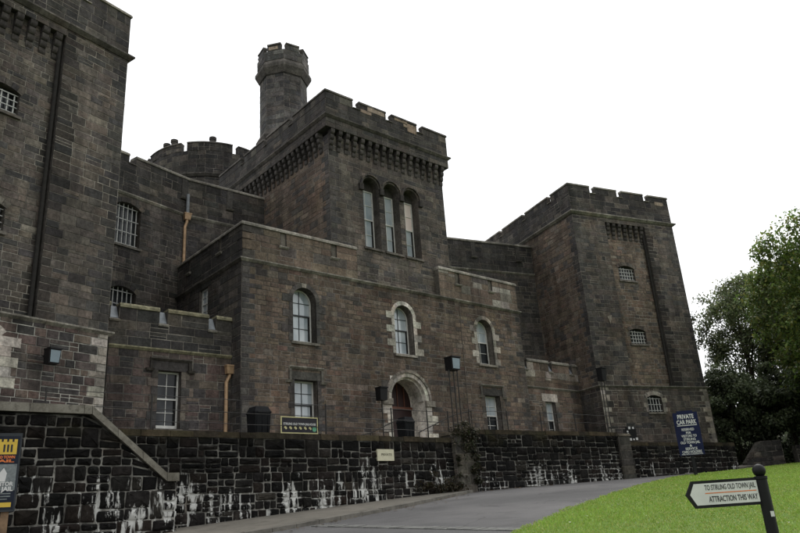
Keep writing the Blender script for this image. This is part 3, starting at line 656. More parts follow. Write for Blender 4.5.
for i in range(8):
    t0 = rot8 + 2*math.pi*i/8; t1 = rot8 + 2*math.pi*(i+1)/8; p = (TC[0] + 1.58*math.cos(t0), TC[1] + 1.58*math.sin(t0)); q = (TC[0] + 1.58*math.cos(t1), TC[1] + 1.58*math.sin(t1)); L = math.dist(p, q)
    F = Fr(p, ((q[0]-p[0])/L, (q[1]-p[1])/L)); merlon(tur, F, 0.17, L-.17, 27.16, 27.66, .22, P_GREY, 660+i, patches=((.1, .8, .1, .6),) if i == 4 else ())
DCX, DCY, DR = 8.79, 21.7, 4.75
m = MB(); faceted(DCX, DCY, DR-.1, 16, 24.15, 24, P_BLACK, 700, m, ch=.35, wl=(.5, .9)); faceted(DCX, DCY, DR, 24.25, 26.05, 24, P_BLACK, 740, m, ch=.35, wl=(.5, .9)); m.lathe((DCX, DCY, 25.4), [(DR-.3, 0), (DR-.3, .02)], M_LEAD, 24)
drum = m.build('round_tower', jail, 'broad round tower with battlements far behind the left wing')
m = MB(); ring_solid(m, DCX, DCY, [(DR-.3, 24.0), (DR, 24.0), (DR+.14, 24.15), (DR+.14, 24.23), (DR, 24.3), (DR-.3, 24.3)], 24, C_BAND); m.build('cornice', drum)
for i in range(8):
    m = MB(); off = R(-139)
    for j in range(8):
        t0 = off + 2*math.pi*(i + .06 + .88*j/8)/8; t1 = off + 2*math.pi*(i + .06 + .88*(j+1)/8)/8
        p = (DCX + DR*math.cos(t0), DCY + DR*math.sin(t0)); q = (DCX + DR*math.cos(t1), DCY + DR*math.sin(t1)); L = math.dist(p, q)
        F = Fr(p, ((q[0]-p[0])/L, (q[1]-p[1])/L)); masonry(m, F, 0, L, 26.05, 26.65, (), P_BLACK, seed=800+i*8+j, ch=.3, wl=(.4, .7))
        m.prism(F, 0, L, [(.06, 26.65), (.06, 26.7), (0, 26.78), (-.45, 26.78), (-.45, 26.65)], M_STONE, C_BAND); m.face([F.P(0, -.42, 26.0), F.P(L, -.42, 26.0), F.P(L, -.42, 26.66), F.P(0, -.42, 26.66)], M_STONE, (.05, .045, .04))
        for a in (0, L): m.face([F.P(a, 0, 26.05), F.P(a, 0, 26.7), F.P(a, -.42, 26.7), F.P(a, -.42, 26.05)], M_STONE, (.05, .045, .04))
    m.build('merlon', drum)
for (x, y, h) in ((7.1, 17.9, 27.4), (4.6, 20.2, 27.15), (4.9, 19.6, 27.3)):
    m = MB(); m.lathe((x, y, 25), [(.22, 0), (.22, h-25.2), (.27, h-25.2), (.27, h-25), (.15, h-25)], M_STONE, 12, (.05, .046, .042)); m.build('vent_pipe', drum)

# ================================================================ pipes
def pipe(pts, r, mat, label, hopper=None, z=None):
    m = MB(); m.tube(pts, r, mat, n=10); o = m.build('drainpipe', jail, label, smooth=True)
    if hopper:
        x, y, zz = hopper; h = MB(); F = Fr((x, y), (1, 0)); b = [F.P(a, d, zz) for a, d in ((-.14, -.1), (.14, -.1), (.14, .1), (-.14, .1))]; t = [F.P(a, d, zz+.3) for a, d in ((-.18, -.1), (.18, -.1), (.18, .14), (-.18, .14))]
        h.hexa(b, t, mat); h.box(F, -.2, .2, -.1, .16, zz+.3, zz+.35, mat); h.build('hopper', o)
    return o
pipe([(.02-.14, .70, 6.05), (-.14, .70, 5.9), (-.26, .70, 5.66), (-.26, .70, 2.7)], .075, M_COPPER, 'bright copper drainpipe in the corner beside the entrance block', (-.14, .68, 6.0))
pipe([(.33, 6.42, 15.05), (.33, 6.42, 14.9), (.24, 6.42, 14.6), (.24, 6.42, 11.8)], .075, M_COPPER, 'copper drainpipe high on the wing wall under a grey lead pipe', (.33, 6.42, 15.0))
m = MB(); m.tube([(.33, 6.38, 15.36), (.33, 6.38, 16.4)], .085, M_LEAD, n=10); m.build('lead_pipe', jail, smooth=True)
m = MB(); m.tube([(12.78, -.03, 10.7), (12.74, -.03, 9.1), (12.70, -.03, 2.8)], .02, simple('conduit', (.10, .085, .07), .7), n=6); m.build('cable_conduit', jail, 'thin cable run down the entrance front')
m = MB(); F = FR_; m.box(F, 1.38, 2.1, .06, .12, 3.55, 4.32, M_BLACK)
for a, z, w in ((1.62, 4.26, .14), (1.9, 4.26, .12), (1.45, 4.05, .1), (1.47, 3.9, .1), (1.6, 3.6, .14), (1.83, 3.6, .1), (2.06, 3.62, .14)): m.box(F, a-w/2, a+w/2, .12, .15, z-w/2, z+w/2, M_SIGNW)
m.build('service_hatch', jail, 'small black hatch edged with pale spots low on the right tower')
m = MB(); m.hexa([F.P(a, .0, z) for a, z in ((1.48, 11.1), (1.86, 11.2), (1.72, 10.85), (1.64, 10.6))], [F.P(a, .035, z) for a, z in ((1.48, 11.1), (1.86, 11.2), (1.72, 10.85), (1.64, 10.6))], M_STONE, (.22, .2, .17)); m.build('pale_patch_stone', jail)


# ================================================================ GROUND
def ss(x): x = min(1, max(0, x)); return x*x*(3-2*x)
def zg(u, v):
    u = min(60, max(-70, u)); v = min(25, max(-80, v)); k = u - 6
    sm = -1.5*math.log1p(math.exp(-max(-40, min(40, k/1.5))))     # smooth min(k, 0)
    z = .87 + .033*k + .035*sm + .056*(v+5)
    return z + .32*ss((u-12)/16)*ss((-9.0-v)/5)
def ground_mat(name, c1, c2, c3, rough, s1=.35, s2=14, b_=.3, bd=.02):
    m, nt, b = new_mat(name); p, _ = pos(nt)
    c = mixc(nt, maprange(nt, noise(nt, p, s1, 5, .6, .4), .38, .62, 0, 1), c1, c2)
    c = mixc(nt, maprange(nt, noise(nt, p, s1*5, 5, .65), .5, .72, 0, .8), c, c3)
    f = noise(nt, p, s2*5, 4, .7); c = scalecol(nt, c, maprange(nt, f, .25, .75, .72, 1.28))
    nt.links.new(c, b.inputs['Base Color']); b.inputs['Roughness'].default_value = rough; b.inputs['Specular IOR Level'].default_value = .3
    bump(nt, b, f, b_, bd); return m
M_ROAD = ground_mat('worn_asphalt', (.095, .093, .093), (.145, .140, .138), (.068, .066, .066), .8, .16, 12, .35)
def crack_road():
    nt = M_ROAD.node_tree; b = next(n for n in nt.nodes if n.type == 'BSDF_PRINCIPLED'); src = b.inputs['Base Color'].links[0].from_socket
    p, _ = pos(nt); wv = N(nt, 'ShaderNodeVectorMath', operation='ADD'); nz = N(nt, 'ShaderNodeTexNoise'); nz.inputs['Scale'].default_value = 1.2; nt.links.new(p, nz.inputs['Vector']); nt.links.new(p, wv.inputs[0]); nt.links.new(nz.outputs['Color'], wv.inputs[1])
    vo = N(nt, 'ShaderNodeTexVoronoi', feature='DISTANCE_TO_EDGE'); vo.inputs['Scale'].default_value = .33; nt.links.new(wv.outputs[0], vo.inputs['Vector'])
    k = mul(nt, maprange(nt, vo.outputs['Distance'], .004, .014, .45, 0), maprange(nt, noise(nt, p, .4, 3), .48, .6, 0, 1))
    pt = N(nt, 'ShaderNodeTexVoronoi', feature='F1'); pt.inputs['Scale'].default_value = .16; nt.links.new(wv.outputs[0], pt.inputs['Vector']); sp = N(nt, 'ShaderNodeSeparateColor'); nt.links.new(pt.outputs['Color'], sp.inputs[0])
    c = scalecol(nt, src, maprange(nt, sp.outputs[0], 0, 1, .84, 1.12)); nt.links.new(mixc(nt, k, c, (.02, .02, .02)), b.inputs['Base Color'])
crack_road()
M_PAVE = ground_mat('worn_pavement', (.13, .12, .10), (.17, .155, .13), (.08, .075, .06), .88, .5, 9)
M_LAWN = ground_mat('lawn_soil', (.115, .205, .034), (.145, .24, .042), (.18, .215, .06), .9, .25, 20, .6, .03)
M_EARTH = ground_mat('rough_ground', (.03, .045, .015), (.05, .055, .025), (.05, .04, .03), .95)
M_TERR = ground_mat('terrace_paving', (.10, .092, .08), (.13, .12, .10), (.07, .065, .055), .9)
def drape(name, poly, off, mat, step=1.0, zf=zg, thick=0):
    bm = bmesh.new(); f = bm.faces.new([bm.verts.new((u, v, 0)) for u, v in poly])
    us = [p[0] for p in poly]; vs = [p[1] for p in poly]
    for ax, lo_, hi in ((0, min(us), max(us)), (1, min(vs), max(vs))):
        x = lo_ + step
        while x < hi:
            co = [0, 0, 0]; no = [0, 0, 0]; co[ax] = x; no[ax] = 1
            bmesh.ops.bisect_plane(bm, geom=bm.verts[:] + bm.edges[:] + bm.faces[:], plane_co=co, plane_no=no); x += step
    for v in bm.verts: v.co.z = zf(v.co.x, v.co.y) + off
    if thick:
        e = bmesh.ops.extrude_face_region(bm, geom=bm.faces[:])
        for v in e['geom']:
            if isinstance(v, bmesh.types.BMVert): v.co.z -= thick
    bmesh.ops.recalc_face_normals(bm, faces=bm.faces)
    me = bpy.data.meshes.new(name); bm.to_mesh(me); bm.free(); me.materials.append(mat)
    for p_ in me.polygons: p_.use_smooth = not thick
    o = bpy.data.objects.new(name, me); COL.objects.link(o); o['kind'] = 'structure'; return o
xs = sorted({*np.arange(-70, 71, 2.0), *[s*x for x in (80, 95, 120, 170, 260, 450, 800, 1500) for s in (-1, 1)]})
ys = sorted({*np.arange(-80, 41, 2.0), *(-1500, -800, -450, -260, -170, -120, -95, 60, 90, 140, 240, 450, 800, 1500)})
mb = MB(); mb.v = [(x, y, zg(x, y) - .12 + 5.0*ss((x-46)/9)*ss((y+60)/20)) for y in ys for x in xs]; nx = len(xs)
for j in range(len(ys)-1):
    for i in range(nx-1): mb.f.append((j*nx+i, j*nx+i+1, (j+1)*nx+i+1, (j+1)*nx+i)); mb.m.append(mb.mi(M_EARTH)); mb.c.append(GREY)
mb.build('ground', kind='structure', smooth=False)
KERB = [(-34, -13.2), (-14, -9.9), (-8, -9.35), (-3.96, -9.0), (-1.64, -8.62), (1.18, -7.85), (3.17, -7.1), (5.0, -6.3), (6.9, -5.35)]
LAWN = [(50, -3.9), (34, -6.6), (27, -7.75), (22, -8.35), (15.4, -9.1), (11.5, -10.6), (8, -11.9), (3, -13.8), (.8, -14.5), (-2.5, -15.9), (-8, -18.2), (-14, -22.5), (-24, -31)]
drape('road', KERB + [(7.4, -4.9), (16.4, -5.75), (26, -6.7), (34, -4.6), (50, -1.6)] + [(50, -4.2), (34, -6.9), (27, -8.05), (22, -8.65), (15.4, -9.4), (11.5, -10.9), (8, -12.2), (3, -14.1), (.8, -14.8), (-2.5, -16.2), (-8, -18.5), (-14, -22.8), (-24, -31.3), (-40, -34)], -.03, M_ROAD)
drape('pavement', [(-34, -12.95), (-14, -9.65), (-8, -9.12), (-3.96, -8.78), (-1.64, -8.40), (1.18, -7.64), (3.17, -6.9), (5.0, -6.1), (6.9, -5.2), (6.6, -4.8), (-14, -4.8), (-34, -6)], .06, M_PAVE, thick=.2)
drape('far_footpath', [(26.2, -6.5), (34, -4.55), (50, -1.5), (50, -.4), (34, -3.3), (26.2, -5.4)], .07, M_PAVE, thick=.2)
drape('lawn', LAWN + [(-24, -60), (60, -60), (60, -3)], .05, M_LAWN, 1.0)
drape('terrace', [(-16, -4.7), (6, -4.7), (7.5, -4.75), (16.5, -5.5), (26, -6.5), (27, 4), (-16, 4)], 0, M_TERR, 4, lambda u, v: 2.70)
# kerb stones and the pale sett strip across the road
def stone_run(name, pts, w, h, L, mat, seed, off):
    m = MB(); r = random.Random(seed); pts = [Vector((*p, 0)) for p in pts]
    for p, q in zip(pts, pts[1:]):
        n = max(1, round((q-p).length/L)); t = (q-p).normalized(); s = Vector((t.y, -t.x, 0))*w/2
        for i in range(n):
            a = p + (q-p)*(i/n) + t*.008; b = p + (q-p)*((i+1)/n) - t*.008; k = r.uniform(-.008, .008); top = []; bot = []
            for x in (a-s, b-s, b+s, a+s): z = zg(x.x, x.y) + off; top.append((x.x, x.y, z+h+k)); bot.append((x.x, x.y, z-.15))
            c = r.uniform(.7, 1.3); m.hexa(bot, top, mat, GREY, False)
    return m.build(name, kind='structure')
stone_run('kerb', KERB, .16, .105, .85, M_KERB, 4, -.03)
M_SETT = simple('pale_setts', (.15, .15, .14), .85, 0, .35, 5, .3, .4)
stone_run('sett_strip', [(-2.75, -9.2), (-2.55, -12.3), (-2.32, -15.8)], .34, .022, .22, M_SETT, 9, -.03)
stone_run('lawn_edge', LAWN[1:-1], .10, .05, .9, M_KERB, 6, -.0)

# ================================================================ RETAINING WALLS
WK = dict(pal=P_WHIN, gap=.026, dep=.040, mort=C_MORTL, mat=M_RUBBLE, jit=.018, bev=.03, rub=True)
C_WTOP = (.095, .076, .050)
def rubble_wall(name, F, a0, a1, z0, zt, th, seed, label, ch=.50, ends=(True, True), cop=.2, lean=0, **k):
    m = MB(); masonry(m, F, a0, a1, z0, zt - cop, (), ch=ch, wl=(.2, .62), seed=seed, **WK)
    m.face([F.P(a0, -th, z0), F.P(a1, -th, z0), F.P(a1, -th, zt-cop), F.P(a0, -th, zt-cop)], M_RUBBLE, (.03, .028, .026))
    for a, s, e in ((a0, -1, ends[0]), (a1, 1, ends[1])):
        p = F.P(a, 0, 0); q = F.P(a, -th, 0); Fe = Fr((p[0], p[1]), (F.n[0], F.n[1]), (s*F.t[0], s*F.t[1]))
        if e: masonry(m, Fe, -th, 0, z0, zt-cop, (), ch=ch, wl=(.2, .5), seed=seed+3, **WK)
    o = m.build(name, None, label, 'wall', 'dark rubble retaining walls along the road', smooth=True)
    c = MB(); r = random.Random(seed); a = a0 - .03
    while a < a1:
        b = min(a + r.uniform(.5, 1.1), a1 + .03)
        if a1 - b < .3: b = a1 + .03
        d = .04 + r.uniform(-.015, .015); z = zt + r.uniform(-.015, .012); col = pick([(C_WTOP, 3), ((.065, .055, .04), 2), ((.12, .098, .058), 1)], r)
        c.hexa([F.P(a+.006, -th-.04, zt-cop), F.P(b-.006, -th-.04, zt-cop), F.P(b-.006, d, zt-cop), F.P(a+.006, d, zt-cop)], [F.P(a+.006, -th-.03, z), F.P(b-.006, -th-.03, z), F.P(b-.006, d-.02, z-.02), F.P(a+.006, d-.02, z-.02)], M_RUBBLE, col); a = b
    c.build('coping', o); return o
FA = Fr((0, -5.0), (1, 0))
rubble_wall('retaining_wall', FA, -8.6, 6.45, -.9, 2.92, .5, 901, 'long dark rubble wall with white salt stains below the arched door')
aw2 = R(-5.4); F2 = Fr((7.42, -5.03), (math.cos(aw2), math.sin(aw2)))
rubble_wall('retaining_wall', F2, 0, 9.0, .2, 3.27, .5, 920, 'dark rubble wall between the ivy grown pier and the corner pier')
F3 = Fr((16.95, -5.9), (math.cos(aw2), math.sin(aw2)))
rubble_wall('retaining_wall', F3, 0, 9.15, .4, 2.84, 8.0, 940, 'lower dark rubble wall below the right corner tower')
def pier(a0, a1, F, zt, label, seed):
    m = MB()
    for f_, x0, x1 in ((F, a0, a1), (Fr(F.P(a0, 0, 0)[:2], F.n, (-F.t[0], -F.t[1])), -.8, 0), (Fr(F.P(a1, 0, 0)[:2], F.n, F.t), -.8, 0)):
        masonry(m, f_, x0, x1, -.2, zt - .14, (), [((.05, .045, .037), 3), ((.035, .032, .028), 3), ((.075, .067, .055), 1)], ch=.36, wl=(.45, .8), seed=seed, mat=M_STONE, gap=.02, dep=.02)
    o = m.build('stone_pier', None, label, 'pier')
    c = MB(); c.hexa([F.P(a0-.05, -.85, zt-.14), F.P(a1+.05, -.85, zt-.14), F.P(a1+.05, .06, zt-.14), F.P(a0-.05, .06, zt-.14)], [F.P(a0-.02, -.8, zt), F.P(a1+.02, -.8, zt), F.P(a1+.02, .02, zt-.03), F.P(a0-.02, .02, zt-.03)], M_STONE, (.07, .06, .045)); c.build('cap_stone', o)
pier(6.42, 7.42, Fr((0, -5.22), (1, 0)), 3.16, 'grey stone pier with ivy between two dark rubble walls', 960)
pier(8.95, 9.75, F2.sub(0, .16), 3.2, 'stone pier where the rubble wall steps down beside the right tower', 970)
# stair flank wall with sloping coping
FS = Fr((0, -6.0), (1, 0)); PX0, PZ0, PX1, PZ1 = -7.5, 3.32, -5.42, 1.62
def prof(a): return PZ0 if a <= PX0 else (PZ0 + (a-PX0)*(PZ1-PZ0)/(PX1-PX0) if a < PX1 else PZ1)
m = MB(); wk = dict(WK); masonry(m, FS, -14, -5.12, -1.2, 3.32, (), ch=.54, seed=981, top=lambda a: prof(a) - .25, **wk)
Fe = Fr((-5.12, -6.0), (0, 1), (1, 0)); masonry(m, Fe, 0, .45, -1.2, PZ1-.2, (), ch=.6, seed=982, **wk)
m.face([FS.P(-14, -.45, -1), FS.P(PX0, -.45, -1), FS.P(PX0, -.45, PZ0-.2), FS.P(-14, -.45, PZ0-.2)], M_RUBBLE, (.03, .028, .026)); m.face([FS.P(PX0, -.45, -1), FS.P(-5.12, -.45, -1), FS.P(-5.12, -.45, PZ1-.2), FS.P(PX1, -.45, PZ1-.2), FS.P(PX0, -.45, PZ0-.2)], M_RUBBLE, (.03, .028, .026))
M_LICH = ground_mat('lichened_coping', (.12, .11, .088), (.20, .188, .155), (.055, .047, .035), .92, 1.6, 9, .6)
st = m.build('stair_wall', None, 'dark rubble wall at the left with a coping that slopes down to the right', 'wall', smooth=True)
c = MB()
def slab(a0, z0, a1, z1, col):
    c.hexa([FS.P(a0, -.5, z0-.22), FS.P(a1, -.5, z1-.22), FS.P(a1, .12, z1-.22), FS.P(a0, .12, z0-.22)], [FS.P(a0, -.48, z0), FS.P(a1, -.48, z1), FS.P(a1, .09, z1), FS.P(a0, .09, z0)], M_LICH, col)
r = random.Random(5); a = -14
while a < PX0 - .01: b = min(a + r.uniform(.8, 1.3), PX0); slab(a+.006, PZ0, b-.006, PZ0, pick([((.19, .175, .145), 1), ((.15, .138, .112), 1)], r)); a = b
for i in range(3):
    a0 = PX0 + (PX1-PX0)*i/3 + .006; a1 = PX0 + (PX1-PX0)*(i+1)/3 - .006; slab(a0, prof(a0), a1, prof(a1), pick([((.19, .17, .135), 1), ((.15, .135, .105), 1)], r))
slab(PX1+.006, PZ1, -5.08, PZ1, (.18, .16, .13)); c.build('coping', st)
s_ = MB()
for i in range(10): s_.box(Fr((0, -5.52), (1, 0)), -8.2, -5.0 - .3*i, -.48, .45, -.4 + .3*i*.9, -.1 + .3*i*.9 - .004*i, M_TERR)
s_.build('stone_steps', None, 'stone steps climbing behind the sloping coping', 'steps')

# ================================================================ fences, bins, lamps
def fence(F, a0, a1, posts, zb, zr, label):
    root = empty('wire_fence', F.P((a0+a1)/2, 0, zb), label, 'fence')
    for a in posts: m = MB(); m.box(F, a-.018, a+.018, -.018, .018, zb - .3, zr[0] + .04, M_IRON); m.build('post', root)
    for z in zr:
        m = MB(); n = 24; m.tube([F.P(a0 + (a1-a0)*i/n, 0, z - .02*abs(math.sin(i*math.pi/4))) for i in range(n+1)], .0115, M_IRON, n=5); m.build('wire', root)
fence(Fr((0, -4.72), (1, 0)), -8.4, 6.7, (-8.3, -5.4, -2.5, .75, 3.7, 5.5, 6.62), 2.8, (3.95, 3.55, 3.2), 'thin wire fence along the top of the long rubble wall')
fence(F2.sub(0, -.25), .2, 8.9, (.3, 2.4, 4.4, 6.6, 8.8), 3.1, (4.06, 3.7), 'thin wire fence on top of the wall right of the ivy pier')
m = MB(); m.tube([(2.9, -1.9, 3.05), (4.9, -1.9, 3.45), (6.4, -1.9, 4.05)], .022, M_IRON); m.tube([(2.9, -1.9, 2.7), (2.9, -1.9, 3.05)], .022, M_IRON); m.tube([(6.4, -1.9, 2.7), (6.4, -1.9, 4.05)], .022, M_IRON); m.tube([(4.9, -1.9, 2.7), (4.9, -1.9, 3.45)], .022, M_IRON)
m.build('handrail', None, 'sloping black handrail left of the arched door', 'handrail')
m = MB(); m.tube([(7.3, -2.2, 3.5), (9.4, -2.2, 4.3), (10.6, -2.2, 4.55)], .022, M_IRON); m.tube([(7.3, -2.2, 2.7), (7.3, -2.2, 3.5)], .022, M_IRON); m.tube([(10.6, -2.2, 2.7), (10.6, -2.2, 4.55)], .022, M_IRON)
m.build('handrail', None, 'sloping black handrail right of the arched door', 'handrail')
def bin_(x, y, w, zt, label):
    root = empty('litter_bin', (x, y, 2.7), label, 'bin'); F = Fr((x, y), (1, 0)); h = w/2; zl = zt - .17
    def q(k, z, d=0): return [F.P(-h*k, -h*k - d, z), F.P(h*k, -h*k - d, z), F.P(h*k, h*k + d, z), F.P(-h*k, h*k + d, z)]
    m = MB(); m.hexa(q(.86, 2.7), q(1, zl-.05), M_BIN)
    for a in (-.5, 0, .5): m.box(F, a*h*1.4-.02, a*h*1.4+.02, h*.86, h*1.02, 2.8, zl-.12, M_BIN)
    m.build('body', root)
    m = MB(); m.hexa(q(1.06, zl-.05), q(1.06, zl), M_BIN); m.hexa(q(1.03, zl+.002), q(.78, zt), M_BIN); m.build('lid', root)
    m = MB(); m.box(F, -h*.7, h*.7, h*1.06, h*1.12, zl-.045, zl-.012, M_BLACK); m.build('handle', root)
    for s in (-1, 1):
        m = MB(); m.tube([F.P(s*h*.75-.03, -h*.9, 2.79), F.P(s*h*.75+.03, -h*.9, 2.79)], .09, M_BLACK, n=12); m.build('wheel', root)
bin_(-1.52, -4.1, .58, 3.86, 'dark bin behind the wall just left of the yellow framed sign')
bin_(5.0, -4.0, .50, 3.78, 'dark grey bin standing in front of the arched door')
def lantern(F, z0, z1, w, label, posts=None, arm=True, zb=2.7, glass=True):
    """F: frame at the lamp centre, n = lit side"""
    root = empty('flood_lamp', F.P(0, 0, zb if posts else z0), label, 'lamp', None); h = w/2; dp = w*.8
    m = MB(); m.hexa([F.P(-h*.9, -dp, z0), F.P(h*.9, -dp, z0), F.P(h*.9, 0, z0), F.P(-h*.9, 0, z0)], [F.P(-h, -dp, z1), F.P(h, -dp, z1), F.P(h, .03, z1), F.P(-h, .03, z1)], M_BLACK)
    m.box(F, -h*1.06, h*1.06, -dp*1.04, .08, z1, z1+.05, M_BLACK); m.build('housing', root)
    if glass:
        m = MB(); e = .16*h; m.face([F.P(-h*.9+e, .02, z0+e), F.P(h*.9-e, .02, z0+e), F.P(h-e, .045, z1-e), F.P(-h+e, .045, z1-e)], M_LAMPG); m.build('lens', root)
    if posts:
        for a in posts: m = MB(); m.tube([F.P(a, -dp*.5, z0+.02), F.P(a*1.02, -dp*.5, zb)], .026, M_IRON, n=6); m.build('post', root)
        if len(posts) > 1:
            m = MB(); m.box(F, posts[0], posts[-1], -dp*.5-.02, -dp*.5+.02, zb+.85, zb+.92, M_IRON); m.build('cross_bar', root)
    elif arm:
        m = MB(); m.tube([F.P(0, -dp*.98, z1-.1), F.P(0, -dp-.42, z1-.1)], .03, M_BLACK, n=6); m.build('wall_arm', root)
    return root
lantern(Fr((7.82, -4.25), (1, 0)), 5.86, 6.38, .52, 'black flood lamp on three thin posts above the ivy pier', (-.24, .02, .24))
lantern(Fr((17.05, -5.3), (1, 0)), 5.85, 6.45, .36, 'dark flood lamp on posts against the right tower', (-.12, .12), glass=False)
p = FL_.P(8.52-2.2, .7, 0); lantern(Fr(p[:2], FL_.t, FL_.n), 5.28, 5.72, .38, 'black flood lamp fixed to the left tower below its string course')
lantern(Fr((6.5, -.95), (1, 0)), 5.05, 5.58, .42, 'black lamp on a thin pole just left of the arched door', (0,), glass=False)

# ================================================================ signs
FONT = bpy.data.fonts.load('<builtin>') if '<builtin>' in bpy.data.fonts else None
def text(body, F, a, d, z, size, mat, parent, width=None, bold=0, align='CENTER', name='lettering'):
    cu = bpy.data.curves.new(name, 'FONT'); cu.body = body; cu.size = size; cu.align_x = align; cu.align_y = 'CENTER'; cu.offset = bold; cu.resolution_u = 3; cu.extrude = .0012
    o = bpy.data.objects.new('tmp', cu); COL.objects.link(o); bpy.context.view_layer.update()
    me = bpy.data.meshes.new_from_object(o.evaluated_get(bpy.context.evaluated_depsgraph_get())); bpy.data.objects.remove(o); bpy.data.curves.remove(cu)
    xs_ = [v.co.x for v in me.vertices]; k = width/(max(xs_)-min(xs_)) if width else 1
    for v in me.vertices: x, y, e = v.co; v.co = F.P(a + x*k, d + e, z + y)
    me.name = name; me.materials.append(mat); t = bpy.data.objects.new(name, me); COL.objects.link(t); attach(t, parent); return t
# finger post
cr = Vector((.7648, -.6443)); gx, gy = -7.605, -22.722
gz = zg(gx, gy) + .04
fp = empty('finger_post', (gx, gy, gz), 'black finger post with a white pointed arm on the lawn', 'signpost')
m = MB(); m.lathe((gx, gy, 0), [(.07, gz-.05), (.07, gz+.03), (.046, gz+.06), (.044, .12), (.05, .125), (.05, .145), (.03, .15)], M_BLACK, 20); m.build('post', fp, smooth=True)
m = MB(); m.lathe((gx, gy, .19), [(.001, -.05)] + [(.05*math.sin(math.pi*i/12), -.05*math.cos(math.pi*i/12)) for i in range(1, 12)] + [(.001, .05)], M_BLACK, 20); m.build('ball_finial', fp, smooth=True)
m = MB(); m.lathe((gx, gy, -.17), [(.0475, 0), (.0475, .03)], M_SIGNW, 20); 
st_ = MB(); Fp = Fr((gx, gy), (cr.x, cr.y)); st_.box(Fp, -.006, .022, .0445, .047, -.155, -.115, M_SIGNW); st_.build('sticker', fp)
Ff = Fp; zc_, hh_ = .040, .102; x0, x1, xt = -.555, -.035, -.615
m = MB(); m.hexa([Ff.P(a, -.012, z) for a, z in ((x1, zc_-hh_), (x1, zc_+hh_), (x0, zc_+hh_), (xt, zc_), (x0, zc_-hh_))], [Ff.P(a, .012, z) for a, z in ((x1, zc_-hh_), (x1, zc_+hh_), (x0, zc_+hh_), (xt, zc_), (x0, zc_-hh_))], M_BLACK); arm = m.build('pointed_arm', fp)
m = MB(); b_ = .022; m.face([Ff.P(a, .0135, z) for a, z in ((x1-.012, zc_-hh_+b_), (x1-.012, zc_+hh_-b_), (x0+.012, zc_+hh_-b_), (xt+.030, zc_), (x0+.012, zc_-hh_+b_))], M_SIGNW); m.build('white_panel', arm)
text('TO STIRLING OLD TOWN JAIL', Ff, -.262, .014, zc_+.045, .056, M_INK, arm, .40, .0004)
text('ATTRACTION THIS WAY', Ff, -.252, .014, zc_-.042, .060, M_INK, arm, .385, .0008)
m = MB(); m.box(Ff, -.465, -.06, .0138, .0148, zc_+.002, zc_+.009, M_ORANGE); m.build('orange_rule', arm)
# car park board
bx, by = 15.60, -9.86; bz = zg(bx, by); ct = Vector((.7648, -.6443)); ct.rotate(Matrix.Rotation(R(-9), 2)); Fb = Fr((bx, by), (ct.x, ct.y))
pk = empty('parking_sign', (bx, by, bz), 'tall navy board reading PRIVATE CAR PARK on a post by the road', 'sign')
z0, z1 = 1.78, 3.54; m = MB(); m.box(Fb, -.5, .5, -.03, .02, z0, z1, M_NAVY); m.prism(Fb, -.32, .32, [(-.03, z1), (.02, z1), (.02, z1+.07), (-.03, z1+.07)], M_NAVY); bd = m.build('board', pk)
m = MB(); m.box(Fb, -.06, .06, -.15, -.03, bz-.1, z1-.1, M_BLACK); m.build('post', pk)
for s, z, h, w, bo in (('PRIVATE', 3.56, .27, .66, .006), ('CAR PARK', 3.31, .27, .80, .006), ('RESERVED', 2.98, .155, .50, .0022), ('FOR', 2.83, .13, .2, .004), ('VISITORS TO', 2.69, .15, .62, .0022), ('STIRLING', 2.545, .15, .48, .0022), ('OLD TOWN JAIL', 2.40, .155, .78, .0022), ('&', 2.26, .14, .1, .0022), ('SERVICE', 2.125, .15, .48, .0022), ('CARD HOLDERS', 1.985, .155, .78, .0022), ('PARK WITH CONSIDERATION', 1.885, .075, .84, .001)):
    text(s, Fb, 0, .022, 1.78 + (z-1.84)*.917, h*.917, M_SIGNW, bd, w, bo)
m = MB(); m.box(Fb, -.4, .4, .021, .0235, 2.985, 3.012, M_SIGNW); m.build('white_rule', bd)
# yellow framed sign on the fence
Fy = Fr((-.28, -4.66), (1, 0)); zz0, zz1 = 2.955, 3.51
m = MB(); m.box(Fy, -.73, .73, -.025, .0, zz0, zz1, M_PALEY); ys_ = m.build('entrance_sign', None, 'black sign with a yellow frame and a row of pale symbols on the wall', 'sign')
m = MB(); m.box(Fy, -.695, .695, .001, .006, zz0+.035, zz1-.035, M_NAVY if False else simple('sign_charcoal', (.03, .028, .034), .6, spec=.15)); pl = m.build('dark_panel', ys_)
text('STIRLING OLD TOWN JAILHOUSE', Fy, 0, .008, 3.265, .100, M_SIGNW, pl, 1.28, .0015)
for i in range(6):
    m = MB(); a = -.56 + .193*i; pts_ = [(a - .05, 3.15), (a - .035, 3.185), (a + .02, 3.18), (a + .06, 3.135), (a + .055, 3.10), (a + .015, 3.08), (a - .02, 3.12), (a - .05, 3.125)]
    m.hexa([Fy.P(x, .0062, z) for x, z in pts_], [Fy.P(x, .009, z) for x, z in pts_], M_PALEY); m.build('symbol', pl)
m = MB(); pts_ = [(.58 + .085*math.cos(t*math.pi/8), 3.11 + .085*math.sin(t*math.pi/8)) for t in range(16)]; m.hexa([Fy.P(x, .0062, z) for x, z in pts_], [Fy.P(x, .0095, z) for x, z in pts_], M_GREEN); m.build('green_disc', pl)
# cream plate on the wall
Fc = Fr((3.02, -5.07), (1, 0)); m = MB(); m.box(Fc, -.38, .38, -.07, .03, 2.03, 2.43, M_CREAM); cp_ = m.build('wall_plate', None, 'small cream nameplate fixed to the long rubble wall', 'nameplate')
text('PRIVATE', Fc, .03, .031, 2.24, .115, simple('plate_ink', (.10, .095, .06), .6), cp_, .48, .003)
